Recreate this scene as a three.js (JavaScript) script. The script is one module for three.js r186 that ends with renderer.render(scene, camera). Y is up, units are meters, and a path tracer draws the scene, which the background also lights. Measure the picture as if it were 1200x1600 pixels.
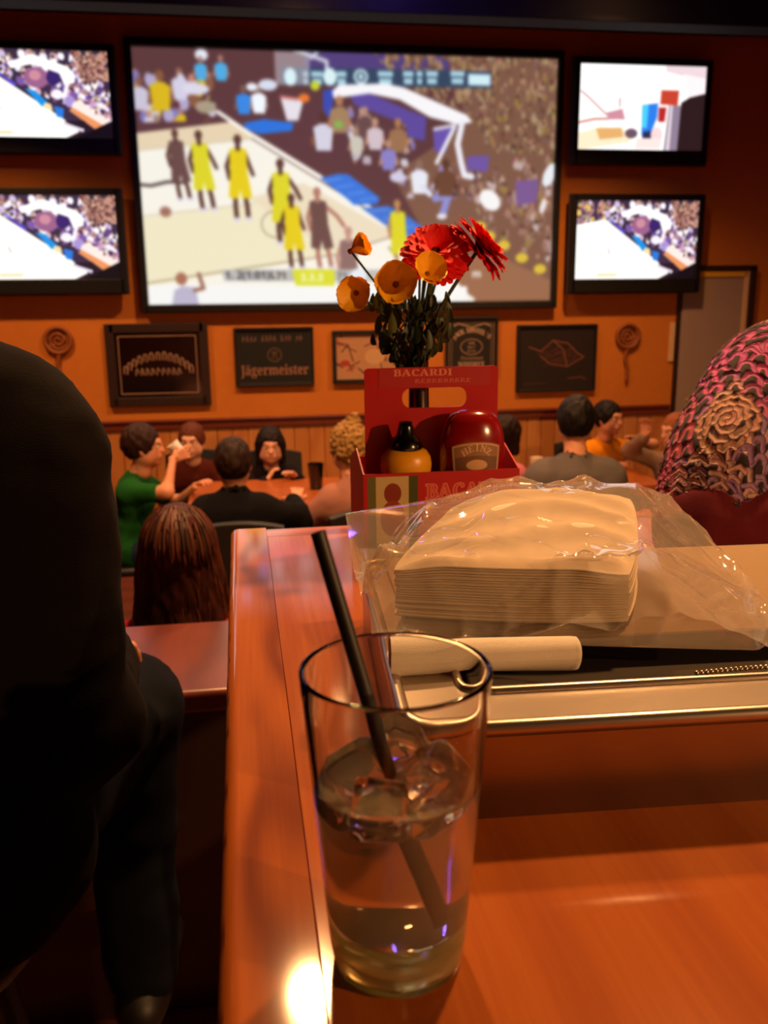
import * as THREE from 'three';
import { RoundedBoxGeometry } from 'three/addons/geometries/RoundedBoxGeometry.js';
import { mergeGeometries, mergeVertices } from 'three/addons/utils/BufferGeometryUtils.js';
import { ImprovedNoise } from 'three/addons/math/ImprovedNoise.js';
import { RectAreaLightUniformsLib } from 'three/addons/lights/RectAreaLightUniformsLib.js';

// ------------------------------------------------------------------ camera, exposure
RectAreaLightUniformsLib.init();
const scene = new THREE.Scene();
scene.background = new THREE.Color(0x000000);
const D2R = Math.PI / 180;
const camera = new THREE.PerspectiveCamera(59.49, 0.75, 0.02, 60);
camera.position.set(0, 1.685, 0);
camera.rotation.order = 'YXZ';
camera.rotation.set(-13.466 * D2R, -8.899 * D2R, -0.614 * D2R);
camera.focus = 0.75; camera.userData.fStop = 9.5;
const renderer = new THREE.WebGLRenderer({ antialias: true });
renderer.toneMapping = THREE.LinearToneMapping;
renderer.toneMappingExposure = 1.0;
renderer.shadowMap.enabled = true;

const WARM = new THREE.Color().setRGB(1, 0.495, 0.185);
const CAN = 13;                         // candela of one recessed ceiling lamp
const TABLE = 1.367, PLATFORM = 0.30, CEIL = 3.27, WALLZ = -5.8;

// ------------------------------------------------------------------ helpers
let seed = 7;
const rnd = () => { seed = (seed * 1664525 + 1013904223) >>> 0; return seed / 4294967296; };
const rr = (a, b) => a + (b - a) * rnd();
const lerp = (a, b, t) => a + (b - a) * t, clamp = (x, a, b) => Math.min(b, Math.max(a, x));
const smooth = (a, b, x) => { const t = clamp((x - a) / (b - a), 0, 1); return t * t * (3 - 2 * t); };
const perlin = new ImprovedNoise();
const noise = (x, y, z = 0) => perlin.noise(x + 31.7, y + 11.3, z + 5.1);
const V = (x, y, z) => new THREE.Vector3(x, y, z);
const taken = new Map();
const numbered = (n) => { const k = taken.get(n) ?? 0; taken.set(n, k + 1); return k ? n + '_' + String(k).padStart(3, '0') : n; };
function tag(o, label, category, group) { o.userData.label = label; o.userData.category = category; if (group) o.userData.group = group; return o; }
function thing(name, label, category, pos = [0, 0, 0], turn = 0, group) {
  const o = new THREE.Group(); o.name = numbered(name); scene.add(o);
  o.position.set(...pos); o.rotation.y = turn;
  return tag(o, label, category, group);
}
function part(name, geo, mat, parent) {
  const g = Array.isArray(geo) ? join(geo) : geo;
  const m = new THREE.Mesh(g, mat); m.name = parent ? name : numbered(name);
  m.castShadow = m.receiveShadow = true; (parent ?? scene).add(m); return m;
}
const solo = (name, geo, mat, label, category, group) => tag(part(name, geo, mat), label, category, group);
function struct(name, geo, mat, parent) { const m = part(name, geo, mat, parent); if (!parent) m.userData.kind = 'structure'; return m; }
function structGroup(name) { const g = new THREE.Group(); g.name = name; g.userData.kind = 'structure'; scene.add(g); return g; }
function join(list) {
  const a = list.map((g) => { const h = g.index ? g.toNonIndexed() : g.clone(); for (const k of Object.keys(h.attributes)) if (!['position', 'normal', 'uv'].includes(k)) h.deleteAttribute(k); if (!h.attributes.uv) h.setAttribute('uv', new THREE.BufferAttribute(new Float32Array(h.attributes.position.count * 2), 2)); return h; });
  return mergeGeometries(a);
}
const box = (x0, x1, y0, y1, z0, z1) => planar(new THREE.BoxGeometry(x1 - x0, y1 - y0, z1 - z0).translate((x0 + x1) / 2, (y0 + y1) / 2, (z0 + z1) / 2));
const rbox = (x0, x1, y0, y1, z0, z1, r = 0.004, s = 2) => planar(new RoundedBoxGeometry(x1 - x0, y1 - y0, z1 - z0, s, r).translate((x0 + x1) / 2, (y0 + y1) / 2, (z0 + z1) / 2));
// uv in metres from the dominant axis of each face
function planar(g, swap = false) {
  const h = g.index ? g.toNonIndexed() : g, p = h.attributes.position, n = h.attributes.normal, uv = new Float32Array(p.count * 2);
  for (let i = 0; i < p.count; i += 3) {
    let nx = 0, ny = 0, nz = 0;
    for (let k = 0; k < 3; k++) { nx += Math.abs(n.getX(i + k)); ny += Math.abs(n.getY(i + k)); nz += Math.abs(n.getZ(i + k)); }
    for (let k = 0; k < 3; k++) {
      const x = p.getX(i + k), y = p.getY(i + k), z = p.getZ(i + k);
      let u, v;
      if (nx >= ny && nx >= nz) { u = z; v = y; } else if (ny >= nz) { u = x; v = z; } else { u = x; v = y; }
      uv[(i + k) * 2] = swap ? v : u; uv[(i + k) * 2 + 1] = swap ? u : v;
    }
  }
  h.setAttribute('uv', new THREE.BufferAttribute(uv, 2)); return h;
}
const swapUV = (g) => planar(g, true);
const tube = (pts, r, seg = 24, rad = 8, closed = false) => new THREE.TubeGeometry(new THREE.CatmullRomCurve3(pts, closed), seg, r, rad, closed);
const lathe = (pts, seg = 48) => new THREE.LatheGeometry(pts.map(([r, y]) => new THREE.Vector2(r, y)), seg);
const xf = (g, { p = [0, 0, 0], r = [0, 0, 0], s = [1, 1, 1] } = {}) => g.applyMatrix4(new THREE.Matrix4().compose(V(...p), new THREE.Quaternion().setFromEuler(new THREE.Euler(...r)), V(...s)));

// ------------------------------------------------------------------ textures
function dataTex(w, h, fn, srgb = true) {
  const d = new Uint8Array(w * h * 4);
  for (let y = 0; y < h; y++) for (let x = 0; x < w; x++) { const c = fn(x / w, y / h), o = (y * w + x) * 4; for (let k = 0; k < 3; k++) d[o + k] = clamp(Math.round(c[k] * 255), 0, 255); d[o + 3] = 255; }
  const t = new THREE.DataTexture(d, w, h); t.magFilter = THREE.LinearFilter; t.minFilter = THREE.LinearFilter; t.wrapS = t.wrapT = THREE.RepeatWrapping;
  if (srgb) t.colorSpace = THREE.SRGBColorSpace; t.needsUpdate = true; return t;
}
const hex = (c) => [(c >> 16 & 255) / 255, (c >> 8 & 255) / 255, (c & 255) / 255];
const mixc = (a, b, t) => [lerp(a[0], b[0], t), lerp(a[1], b[1], t), lerp(a[2], b[2], t)];
// periodic noise: blends two shifted copies so that the tile repeats
const tileNoise = (u, v, fu, fv, s) => { const a = noise(u * fu, v * fv, s), b = noise((u - 1) * fu, v * fv, s), c = noise(u * fu, (v - 1) * fv, s), d = noise((u - 1) * fu, (v - 1) * fv, s); return lerp(lerp(a, b, u), lerp(c, d, u), v); };
function woodTex(w, h, light, dark, { rings = 9, warp = 0.5, fine = 90, s = 1, streak = 0.35 } = {}) {   // grain runs along u
  const L = hex(light), K = hex(dark);
  return dataTex(w, h, (u, v) => {
    const bend = tileNoise(u, v, 2, 2, s) * warp + tileNoise(u, v, 5, 3, s + 3) * warp * 0.25;
    const ring = 0.5 + 0.5 * Math.sin((v * rings + bend * rings * 0.6) * Math.PI * 2);
    const f = tileNoise(u, v, 6, fine, s + 7) * 0.5 + 0.5, f2 = tileNoise(u, v, 14, fine * 2.4, s + 9) * 0.5 + 0.5;
    return mixc(L, K, clamp(Math.pow(ring, 2.2) * (1 - streak) * 0.75 + (f * 0.6 + f2 * 0.4) * streak, 0, 1));
  });
}
const rep = (t, ru, rv, rot = 0) => { const c = t.clone(); c.repeat.set(ru, rv); c.rotation = rot; c.needsUpdate = true; return c; };
const grainTex = dataTex(256, 256, (u, v) => { const n = 0.5 + tileNoise(u, v, 24, 24, 1) * 0.35 + tileNoise(u, v, 60, 60, 2) * 0.3; return [n, n, n]; }, false);
const weaveTex = dataTex(256, 256, (u, v) => { const n = 0.5 + 0.25 * Math.sin(u * 2 * Math.PI * 32) * Math.sin(v * 2 * Math.PI * 32) + tileNoise(u, v, 40, 40, 4) * 0.4; return [n, n, n]; }, false);
const wallTex = dataTex(512, 512, (u, v) => mixc(hex(0xcf7c26), hex(0xbd6c1c), clamp(0.5 + tileNoise(u, v, 5, 5, 3) * 0.5 + tileNoise(u, v, 40, 40, 5) * 0.35, 0, 1)));
const tableTex = woodTex(1024, 512, 0xb86620, 0x84380c, { rings: 7, warp: 0.35, fine: 90, s: 2, streak: 0.72 });
const edgeTex = woodTex(1024, 256, 0xb8641f, 0x5c2208, { rings: 2, warp: 1.3, fine: 40, s: 12, streak: 0.3 });
const pineTex = woodTex(512, 256, 0xd79a58, 0xb26c34, { rings: 3, warp: 0.5, fine: 40, s: 22, streak: 0.4 });
const capTex = woodTex(512, 256, 0x7a3a2c, 0x4a1e16, { rings: 7, warp: 0.3, fine: 60, s: 33, streak: 0.5 });
function canvas(w, h) { const c = document.createElement('canvas'); c.width = w; c.height = h; return [c, c.getContext('2d')]; }
function canvasTex(c, srgb = true) { const t = new THREE.CanvasTexture(c); if (srgb) t.colorSpace = THREE.SRGBColorSpace; t.magFilter = THREE.LinearFilter; return t; }

// ------------------------------------------------------------------ materials
const std = (c, rough = 0.6, extra = {}) => new THREE.MeshStandardMaterial({ color: c, roughness: rough, ...extra });
const phy = (c, rough, extra = {}) => new THREE.MeshPhysicalMaterial({ color: c, roughness: rough, ...extra });
const cloth = (c, extra = {}) => phy(c, 0.95, { specularIntensity: 0.25, bumpMap: rep(weaveTex, 14, 14), bumpScale: 0.0003, ...extra });
const M = {
  wall: std(0xffffff, 0.85, { map: rep(wallTex, 0.5, 0.5), bumpMap: rep(grainTex, 3, 3), bumpScale: 0.0012 }),
  sideWall: std(0x7a3418, 0.9, { bumpMap: rep(grainTex, 3, 3), bumpScale: 0.0012 }),
  ceiling: std(0x0d0a0a, 0.9, { bumpMap: rep(grainTex, 2, 2), bumpScale: 0.002 }),
  floor: std(0xffffff, 0.55, { map: rep(capTex, 0.7, 0.7) }),
  rail: phy(0x6b2a16, 0.4, { clearcoat: 0.3 }),
  plank: [0, 1, 2].map((k) => phy([0xf2e2cc, 0xffffff, 0xe4d0b8][k], 0.5, { map: Object.assign(rep(pineTex, 0.9, 1.1), { offset: new THREE.Vector2(k * 0.31, k * 0.4) }), clearcoat: 0.2 })),
  cap: phy(0xffffff, 0.35, { map: rep(capTex, 1.3, 1.3), clearcoat: 0.5, clearcoatRoughness: 0.25 }),
  darkWood: phy(0x2a130b, 0.5, { clearcoat: 0.2 }),
  tableField: phy(0xffffff, 0.6, { specularIntensity: 0.12, map: rep(tableTex, 1.1, 2.2), clearcoat: 1, clearcoatRoughness: 0.09 }),
  tableEdge: phy(0xffffff, 0.6, { specularIntensity: 0.12, map: rep(edgeTex, 1.6, 7), clearcoat: 1, clearcoatRoughness: 0.06 }),
  lowTable: phy(0xffffff, 0.4, { map: rep(tableTex, 1, 2), clearcoat: 0.6, clearcoatRoughness: 0.15 }),
  black: std(0x0c0b0c, 0.5), blackGloss: phy(0x080808, 0.22, { clearcoat: 0.6 }), bezel: std(0x0a0909, 0.45), bezelEdge: std(0x4b4038, 0.5, { metalness: 0.3 }),
  chair: std(0x0b0a0b, 0.55), steel: std(0xb9ada0, 0.3, { metalness: 1 }), steelBrushed: std(0xa0917f, 0.27, { metalness: 1 }),
  red: phy(0xae101a, 0.5, { specularIntensity: 0.5, clearcoat: 0.12, clearcoatRoughness: 0.3 }),
  mustard: phy(0xe0a010, 0.35, { clearcoat: 0.4 }), ketchup: phy(0x7d0a0c, 0.2, { clearcoat: 0.9, clearcoatRoughness: 0.08 }),
  napkin: std(0xe4d9c8, 0.95, { bumpMap: rep(grainTex, 10, 10), bumpScale: 0.0004 }),
  film: phy(0xf6efe6, 0.05, { transmission: 0.84, thickness: 0, ior: 1.5, side: THREE.DoubleSide }),
  glass: phy(0xffffff, 0.0, { transmission: 1, thickness: 0.004, ior: 1.5, attenuationColor: new THREE.Color(0xe8efdc), attenuationDistance: 0.12 }),
  water: phy(0xf0e2cc, 0.03, { transmission: 0.84, thickness: 0.06, ior: 1.333, attenuationColor: new THREE.Color(0xe6d9b4), attenuationDistance: 0.5 }),
  ice: phy(0xffffff, 0.02, { transmission: 1, thickness: 0.02, ior: 1.31 }),
  pane: phy(0xffffff, 0.03, { transmission: 1, thickness: 0, ior: 1.5 }),
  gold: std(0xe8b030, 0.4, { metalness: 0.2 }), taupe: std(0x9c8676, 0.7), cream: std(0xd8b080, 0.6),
  ornament: std(0x8c4a1c, 0.6), card: std(0x8f7656, 0.85, { bumpMap: rep(grainTex, 6, 6), bumpScale: 0.0004 }),
  gerbera: std(0xea0e16, 0.7, { side: THREE.DoubleSide }), gerberaEye: std(0x5a1410, 0.8), yellowPetal: phy(0xffc21a, 0.55, { side: THREE.DoubleSide }), leaf: phy(0x24361a, 0.5, { side: THREE.DoubleSide }), leafLight: phy(0x4a5a26, 0.5, { side: THREE.DoubleSide }), stem: std(0x2f4420, 0.6),
  skin: std(0xc98a68, 0.6), skinPale: std(0xd9a184, 0.6), eye: std(0x120c0a, 0.3),
};

// ------------------------------------------------------------------ lamps in the ceiling (above the picture)
function downlight(x, z, power, label) {
  const g = thing('recessed_downlight', label, 'ceiling lamp', [x, CEIL, z], 0, 'recessed ceiling lamps');
  part('trim_ring', lathe([[0.072, -0.001], [0.072, -0.006], [0.08, -0.012], [0.1, -0.008], [0.104, 0.0]], 40), M.black, g);
  part('lamp_lens', new THREE.CylinderGeometry(0.071, 0.071, 0.004, 40).translate(0, -0.004, 0), std(0x000000, 0.5, { emissive: WARM, emissiveIntensity: 30 }), g);
  const s = new THREE.SpotLight(WARM, power, 0, 64 * D2R, 0.55, 2);
  s.position.set(0, -0.09, 0); s.target.position.set(0, -2, 0); g.add(s, s.target);
  s.castShadow = true; s.shadow.radius = 3; return g;
}
downlight(-1.5, -4.55, CAN, 'recessed ceiling lamp above the left televisions');
downlight(0.35, -4.55, CAN, 'recessed ceiling lamp before the left half of the projection screen');
downlight(1.95, -4.55, CAN, 'recessed ceiling lamp before the right half of the projection screen');
downlight(0.13, -2.4, CAN * 1.75, 'recessed ceiling lamp over the far end of the bar table');
function pendant(x, y, z, power, label) {   // hanging lamp behind the viewer
  const g = thing('pendant_lamp', label, 'pendant lamp', [x, CEIL, z], 0, 'pendant lamps'), d = y - CEIL;
  part('ceiling_rose', lathe([[0, 0], [0.055, 0], [0.05, -0.018], [0.012, -0.026], [0, -0.026]], 28), M.black, g);
  part('cord', new THREE.CylinderGeometry(0.004, 0.004, -d - 0.15, 8).translate(0, (d + 0.15) / 2, 0), M.black, g);
  part('lamp_shade', lathe([[0.03, d + 0.16], [0.06, d + 0.15], [0.17, d + 0.04], [0.172, d + 0.036], [0.058, d + 0.146], [0.03, d + 0.155]], 40), M.black, g);
  part('bulb', new THREE.SphereGeometry(0.04, 24, 16).translate(0, d + 0.052, 0), std(0x000000, 0.5, { emissive: WARM, emissiveIntensity: 20 }), g);
  const l = new THREE.PointLight(WARM, power, 0, 2); l.position.set(0, d + 0.052, 0); l.shadow.radius = 1.5; l.castShadow = true; g.add(l);
}
pendant(2.3, 2.2, 1.1, CAN * 1.4, 'black pendant lamp hanging behind the viewer');
downlight(1.0, -1.6, CAN * 1.3, 'recessed ceiling lamp over the right side of the bar table');
function neon(x, z, label) {   // blue neon tubes under the ceiling, above the picture
  const g = thing('neon_tube', label, 'neon light', [x, CEIL - 0.05, z], 0, 'blue neon tubes');
  const blue = new THREE.Color().setRGB(0.16, 0.1, 1);
  part('tube', new THREE.CylinderGeometry(0.014, 0.014, 0.9, 16).rotateX(Math.PI / 2), std(0x000000, 0.4, { emissive: blue, emissiveIntensity: 38 }), g);
  for (const e of [-0.45, 0.45]) part('end_cap', new THREE.CylinderGeometry(0.018, 0.018, 0.05, 16).rotateX(Math.PI / 2).translate(0, 0, e), M.black, g);
  for (const e of [-0.35, 0.35]) part('clip', box(-0.006, 0.006, 0.008, 0.05, e - 0.008, e + 0.008), M.black, g);
  const r = new THREE.RectAreaLight(blue, 4, 0.024, 0.86); r.position.set(0, -0.02, 0); r.rotation.x = -Math.PI / 2; g.add(r);
}
neon(-0.75, -3.1, 'thin blue neon tube under the ceiling, the one on the left');
neon(0.8, -4.35, 'thin blue neon tube under the ceiling before the projection screen');

// ------------------------------------------------------------------ room shell
const X0 = -3.4, X1 = 4.4, ZB = 2.4, RAIL0 = 0.885, RAIL1 = 0.95;
struct('floor', box(X0 - 0.2, X1 + 0.2, -0.12, 0, WALLZ - 0.2, ZB + 0.2), M.floor);
struct('ceiling', box(X0 - 0.2, X1 + 0.2, CEIL, CEIL + 0.12, WALLZ - 0.2, ZB + 0.2), M.ceiling);
struct('shade_beam', rbox(X0, X1, 3.055, CEIL, -4.98, -4.82, 0.006), M.ceiling);   // dropped beam added between lamps and back wall to shade the wall top
struct('wall_left', box(X0 - 0.2, X0, 0, CEIL, WALLZ - 0.2, ZB + 0.2), M.sideWall);
struct('wall_right', box(X1, X1 + 0.2, 0, CEIL, WALLZ - 0.2, ZB + 0.2), M.sideWall);
struct('wall_front', box(X0, X1, 0, CEIL, ZB, ZB + 0.2), M.sideWall);
{
  const w = structGroup('wall_back');
  part('plaster', box(X0, X1, 0, CEIL, WALLZ - 0.2, WALLZ), M.wall, w);
  const wn = structGroup('trim_2'); const pw = 0.098, pg = rbox(0, pw - 0.004, 0.12, RAIL0, 0, 0.014, 0.004, 1);
  const pgv = [0, 1, 2].map(() => swapUV(pg.clone()));
  for (let x = X0, k = 0; x < X1 - 0.05; x += pw, k++) { if (x > 2.82 && x < 3.44) continue; const m = part('plank', pgv[k % 3], M.plank[(k * 7 + (k >> 2)) % 3], wn); m.position.set(x, 0, WALLZ); }
  const t = structGroup('trim_1');
  part('rail', [rbox(X0, 2.9, RAIL0, RAIL1, WALLZ, WALLZ + 0.028, 0.008), rbox(X0, 2.9, RAIL1 - 0.018, RAIL1, WALLZ, WALLZ + 0.04, 0.006)], M.rail, t);
  struct('baseboard_back', rbox(X0, 2.9, 0, 0.12, WALLZ, WALLZ + 0.022, 0.005), M.rail);
}
{ // doorway at the right end of the back wall
  const d = structGroup('door_1'), z = WALLZ;
  const leaf = part('door_leaf', rbox(2.945, 3.39, 0.01, 1.82, z, z + 0.03, 0.003), M.taupe, d);
  part('door_frame', [rbox(2.915, 2.945, 0, 1.84, z, z + 0.02, 0.003), rbox(3.41, 3.455, 0, 1.865, z, z + 0.05, 0.004), rbox(2.915, 3.455, 1.835, 1.87, z, z + 0.05, 0.004)], M.darkWood, d);
  part('glare_strip', rbox(2.95, 3.39, 1.795, 1.833, z + 0.02, z + 0.04, 0.004), M.gold, d);  // yellow strip stands in for glare along the top of the door
  part('glare_strip', rbox(3.375, 3.408, 0.1, 1.833, z + 0.02, z + 0.04, 0.004), M.cream, d);  // pale strip carries the same glare down the right edge
  part('door_handle', [tube([V(3.02, 0.98, z + 0.03), V(3.02, 0.98, z + 0.07), V(3.09, 0.98, z + 0.07)], 0.008)], M.gold, leaf);
  solo('lit_corner_strip', rbox(2.875, 2.912, 1.24, 1.5, z, z + 0.014, 0.005), M.cream, 'narrow cream strip standing in for the lit wall corner beside the taupe door', 'lit corner strip');  // cream colour imitates light on the corner edge of the wall
}
{ // raised platform with the half wall and its wood cap
  struct('platform', box(X0, X1, 0.0, PLATFORM, -1.56, ZB), M.floor);
  const h = structGroup('half_wall');
  part('panel', box(X0, X1, 0.0, 0.955, -1.86, -1.56), M.darkWood, h);
  part('wood_cap', swapUV(rbox(X0, X1, 0.955, 1.0, -1.895, -1.525, 0.012, 3)), M.cap, h);
}

// ------------------------------------------------------------------ pictures on the screens
function blob(c, x, y, rx, ry, col, rot = 0) { c.fillStyle = col; c.beginPath(); c.ellipse(x, y, rx, ry, rot, 0, 7); c.fill(); }
function poly(c, pts, col) { c.fillStyle = col; c.beginPath(); pts.forEach(([x, y], i) => i ? c.lineTo(x, y) : c.moveTo(x, y)); c.closePath(); c.fill(); }
function stroke(c, pts, col, w) { c.strokeStyle = col; c.lineWidth = w; c.lineCap = c.lineJoin = 'round'; c.beginPath(); pts.forEach(([x, y], i) => i ? c.lineTo(x, y) : c.moveTo(x, y)); c.stroke(); }
const rgbs = (r, g, b, a = 1) => `rgba(${r | 0},${g | 0},${b | 0},${a})`;
function crowd(c, pts, n, cols, s0, s1) {   // people in the stands: a head over a shirt, inside a polygon
  c.save(); c.beginPath(); pts.forEach(([x, y], i) => i ? c.lineTo(x, y) : c.moveTo(x, y)); c.closePath(); c.clip();
  const xs = pts.map((p) => p[0]), ys = pts.map((p) => p[1]);
  for (let i = 0; i < n; i++) {
    const x = rr(Math.min(...xs), Math.max(...xs)), y = lerp(Math.min(...ys), Math.max(...ys), (i + rnd()) / n), s = rr(s0, s1);
    blob(c, x, y + s * 1.1, s * 0.9, s * 1.2, cols[Math.floor(rnd() * cols.length)], rr(-0.5, 0.5));
    blob(c, x + rr(-2, 2), y - s * 0.3, s * 0.45, s * 0.55, rnd() < 0.6 ? rgbs(rr(160, 200), rr(120, 150), rr(100, 125)) : rgbs(rr(70, 110), rr(45, 65), rr(40, 55)));
  }
  c.restore();
}
function player(c, x, y, h, kit, skin, { lean = 0, arms = 1, legs = 1 } = {}) {   // (x, y) = head; h = height
  const X = (t) => x + lean * t * h;
  if (legs) { stroke(c, [[X(0.6) - h * 0.05, y + h * 0.62], [X(0.8) - h * 0.06, y + h * 0.8], [X(1) - h * 0.05, y + h * 0.95]], skin, h * 0.06); stroke(c, [[X(0.6) + h * 0.06, y + h * 0.62], [X(0.8) + h * 0.09, y + h * 0.8], [X(1) + h * 0.1, y + h * 0.94]], skin, h * 0.06);
    blob(c, X(1) - h * 0.05, y + h * 0.97, h * 0.05, h * 0.025, '#d8d0e8'); blob(c, X(1) + h * 0.11, y + h * 0.96, h * 0.05, h * 0.025, '#d8d0e8'); }
  stroke(c, [[X(0.15) - h * 0.09, y + h * 0.17], [X(0.3) - h * 0.15, y + h * 0.32], [X(0.4) - h * 0.12, y + h * 0.47]], skin, h * 0.055);
  stroke(c, [[X(0.15) + h * 0.09, y + h * 0.17], [X(0.3) + h * 0.15 * arms, y + h * 0.3], [X(0.4) + h * 0.2 * arms, y + h * 0.42]], skin, h * 0.05);
  poly(c, [[X(0.12) - h * 0.11, y + h * 0.12], [X(0.1), y + h * 0.09], [X(0.12) + h * 0.11, y + h * 0.12], [X(0.4) + h * 0.11, y + h * 0.4], [X(0.65) + h * 0.16, y + h * 0.7], [X(0.65) + h * 0.03, y + h * 0.72], [X(0.6) + h * 0.01, y + h * 0.6], [X(0.65) - h * 0.02, y + h * 0.72], [X(0.65) - h * 0.14, y + h * 0.7], [X(0.4) - h * 0.11, y + h * 0.4]], kit);
  stroke(c, [[x, y + h * 0.04], [X(0.1), y + h * 0.11]], skin, h * 0.06); blob(c, x, y, h * 0.05, h * 0.06, skin);
}
function softened(cv, r) { const [b, c] = canvas(cv.width, cv.height); c.fillStyle = '#000'; c.fillRect(0, 0, cv.width, cv.height); c.filter = `blur(${r}px)`; c.drawImage(cv, 0, 0); return b; }
function bust(c, x, y, h, shirt, skin) { stroke(c, [[x - h * 0.2, y + h * 0.3], [x - h * 0.28, y + h * 0.62]], skin, h * 0.1); stroke(c, [[x + h * 0.2, y + h * 0.3], [x + h * 0.27, y + h * 0.6]], skin, h * 0.1); poly(c, [[x - h * 0.26, y + h * 0.24], [x - h * 0.08, y + h * 0.15], [x + h * 0.1, y + h * 0.15], [x + h * 0.26, y + h * 0.26], [x + h * 0.2, y + h * 0.8], [x - h * 0.19, y + h * 0.8]], shirt); blob(c, x, y, h * 0.1, h * 0.13, skin); }
function gamePicture() {
  const [cv, c] = canvas(1280, 720);
  // the sketch below is laid out on a slightly slanted 1200 x 767 sheet; these four corners square it up
  const A = [42, 52], B = [1148, 88], C = [1130, 715], D = [82, 733];
  const q = (x, y) => { let u = (x - 60) / 1080, v = (y - 70) / 650; for (let k = 0; k < 6; k++) { const xl = lerp(A[0], D[0], v), xr = lerp(B[0], C[0], v), yt = lerp(A[1], B[1], u), yb = lerp(D[1], C[1], u); u = (x - xl) / (xr - xl); v = (y - yt) / (yb - yt); } return [u * 1280, v * 720]; };
  const Q = (l) => l.map(([x, y]) => q(x, y)), P = (l, col) => poly(c, Q(l), col), S = (l, col, w) => stroke(c, Q(l), col, w * 1.16), E = (x, y, rx, ry, col, rot) => { const [a, b] = q(x, y); blob(c, a, b, rx * 1.16, ry * 1.1, col, rot); };
  c.fillStyle = '#5e3a3c'; c.fillRect(0, 0, 1280, 720);
  P([[470, 50], [860, 70], [840, 150], [480, 140]], '#54407a');
  P([[840, 60], [1180, 70], [1180, 740], [900, 740], [700, 380], [900, 250]], '#7d5746');
  crowd(c, Q([[640, 60], [1180, 70], [1180, 330], [960, 320], [920, 230], [720, 150]]), 520, ['#957252', '#86644c', '#a0825f', '#75533f', '#93763e', '#aa9070', '#7b5a52'], 6, 11);
  crowd(c, Q([[930, 330], [1180, 330], [1180, 640], [1000, 560], [880, 420]]), 190, ['#a98c86', '#9a766a', '#bfa8a4', '#8a6460', '#96784a', '#8f6a5a'], 7, 13);
  crowd(c, Q([[560, 200], [760, 230], [760, 360], [600, 350]]), 34, ['#cfc4cc', '#8a7ab8', '#8a6a58', '#b8a8b4', '#5a3a3a'], 10, 17);
  crowd(c, Q([[45, 110], [250, 120], [250, 240], [45, 245]]), 26, ['#cfc8d8', '#b0a4c8', '#d8b820', '#8a5a40', '#7f78b8'], 12, 20);
  crowd(c, Q([[680, 350], [930, 350], [930, 440], [740, 440]]), 30, ['#c7bed0', '#6f4a48', '#9a86c8', '#7a5650'], 9, 14);
  const B0 = (x, y, h, a, b) => bust(c, ...q(x, y), h * 1.16, a, b); B0(62, 140, 84, '#c8c0d4', '#8a5a48'); B0(112, 126, 100, '#d6b41c', '#8a5a3a'); B0(160, 118, 80, '#d0cbe0', '#9a6a58'); E(215, 75, 16, 14, '#dfe6f0'); B0(212, 86, 60, '#4fa8e0', '#a87a6a'); B0(262, 84, 64, '#4fa8e0', '#a87a6a');  E(170, 150, 12, 30, '#d0cbe0', -0.3); E(200, 160, 34, 14, '#d8d4e6');
  B0(318, 160, 74, '#3a86e0', '#7a5a50'); B0(356, 158, 74, '#eef2fa', '#9a7a6a'); E(380, 150, 24, 14, '#d4d8ea'); E(340, 155, 14, 10, '#e8ecf6'); E(225, 205, 26, 16, '#a89880');
  P([[318, 246], [370, 236], [446, 246], [440, 266], [360, 274], [326, 262]], '#2f72d8');
  // purple aprons and padding behind the basket
  P([[590, 176], [640, 172], [790, 232], [786, 292], [740, 282], [735, 250], [600, 200]], '#5e4a9a'); P([[808, 264], [862, 258], [842, 322], [812, 320]], '#6a52a8'); P([[900, 330], [960, 330], [955, 372], [898, 366]], '#6f55a0'); P([[1030, 395], [1095, 390], [1090, 450], [1035, 460]], '#7a5890');
  // lit scoreboard strip
  P([[415, 105], [965, 118], [965, 160], [415, 150]], '#37465e');
  for (const [x, w] of [[437, 30], [476, 16], [505, 34], [538, 34], [568, 30], [682, 46], [742, 32], [772, 18], [805, 36], [873, 44]]) { const [a, b] = q(x, 133); c.fillStyle = rgbs(170, 208, 222); c.fillRect(a - w * 0.5, b - 18, w, 15); c.fillRect(a - w * 0.42, b + 2, w * 0.84, 16); }
  E(618, 130, 19, 19, '#c4dfe8'); E(618, 130, 12, 12, '#37465e'); E(618, 130, 7, 8, '#c4dfe8'); P([[902, 124], [962, 126], [962, 154], [902, 152]], '#cdeaf2');
  // court
  P([[20, 276], [285, 243], [330, 272], [800, 560], [910, 690], [940, 760], [20, 760]], '#f3eee2');
  P([[20, 276], [285, 243], [345, 284], [20, 318]], '#e3cfae'); P([[20, 500], [345, 452], [700, 545], [560, 590], [300, 640], [20, 690]], '#ece3c2'); P([[330, 440], [470, 400], [720, 540], [560, 585], [440, 520]], '#e8d9bd');
  S([[40, 318], [345, 286]], '#b9a888', 2); S([[60, 490], [345, 455]], '#c0ae90', 2); S([[70, 672], [300, 632], [560, 590], [690, 545], [740, 555]], '#8a7058', 2.5); S([[255, 218], [330, 270], [800, 562]], '#fbf7ef', 9); S([[340, 286], [800, 572]], '#6a4640', 3);
  c.save(); c.strokeStyle = '#8c7460'; c.lineWidth = 3; c.beginPath(); const [ex, ey] = q(400, 510); c.ellipse(ex, ey, 44, 38, 0, 0.6, 4.6); c.stroke(); c.restore();
  S([[60, 405], [90, 408], [130, 398], [175, 400]], '#4a3838', 7); S([[690, 570], [712, 600], [720, 640]], '#5a4a40', 2.5);
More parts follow.
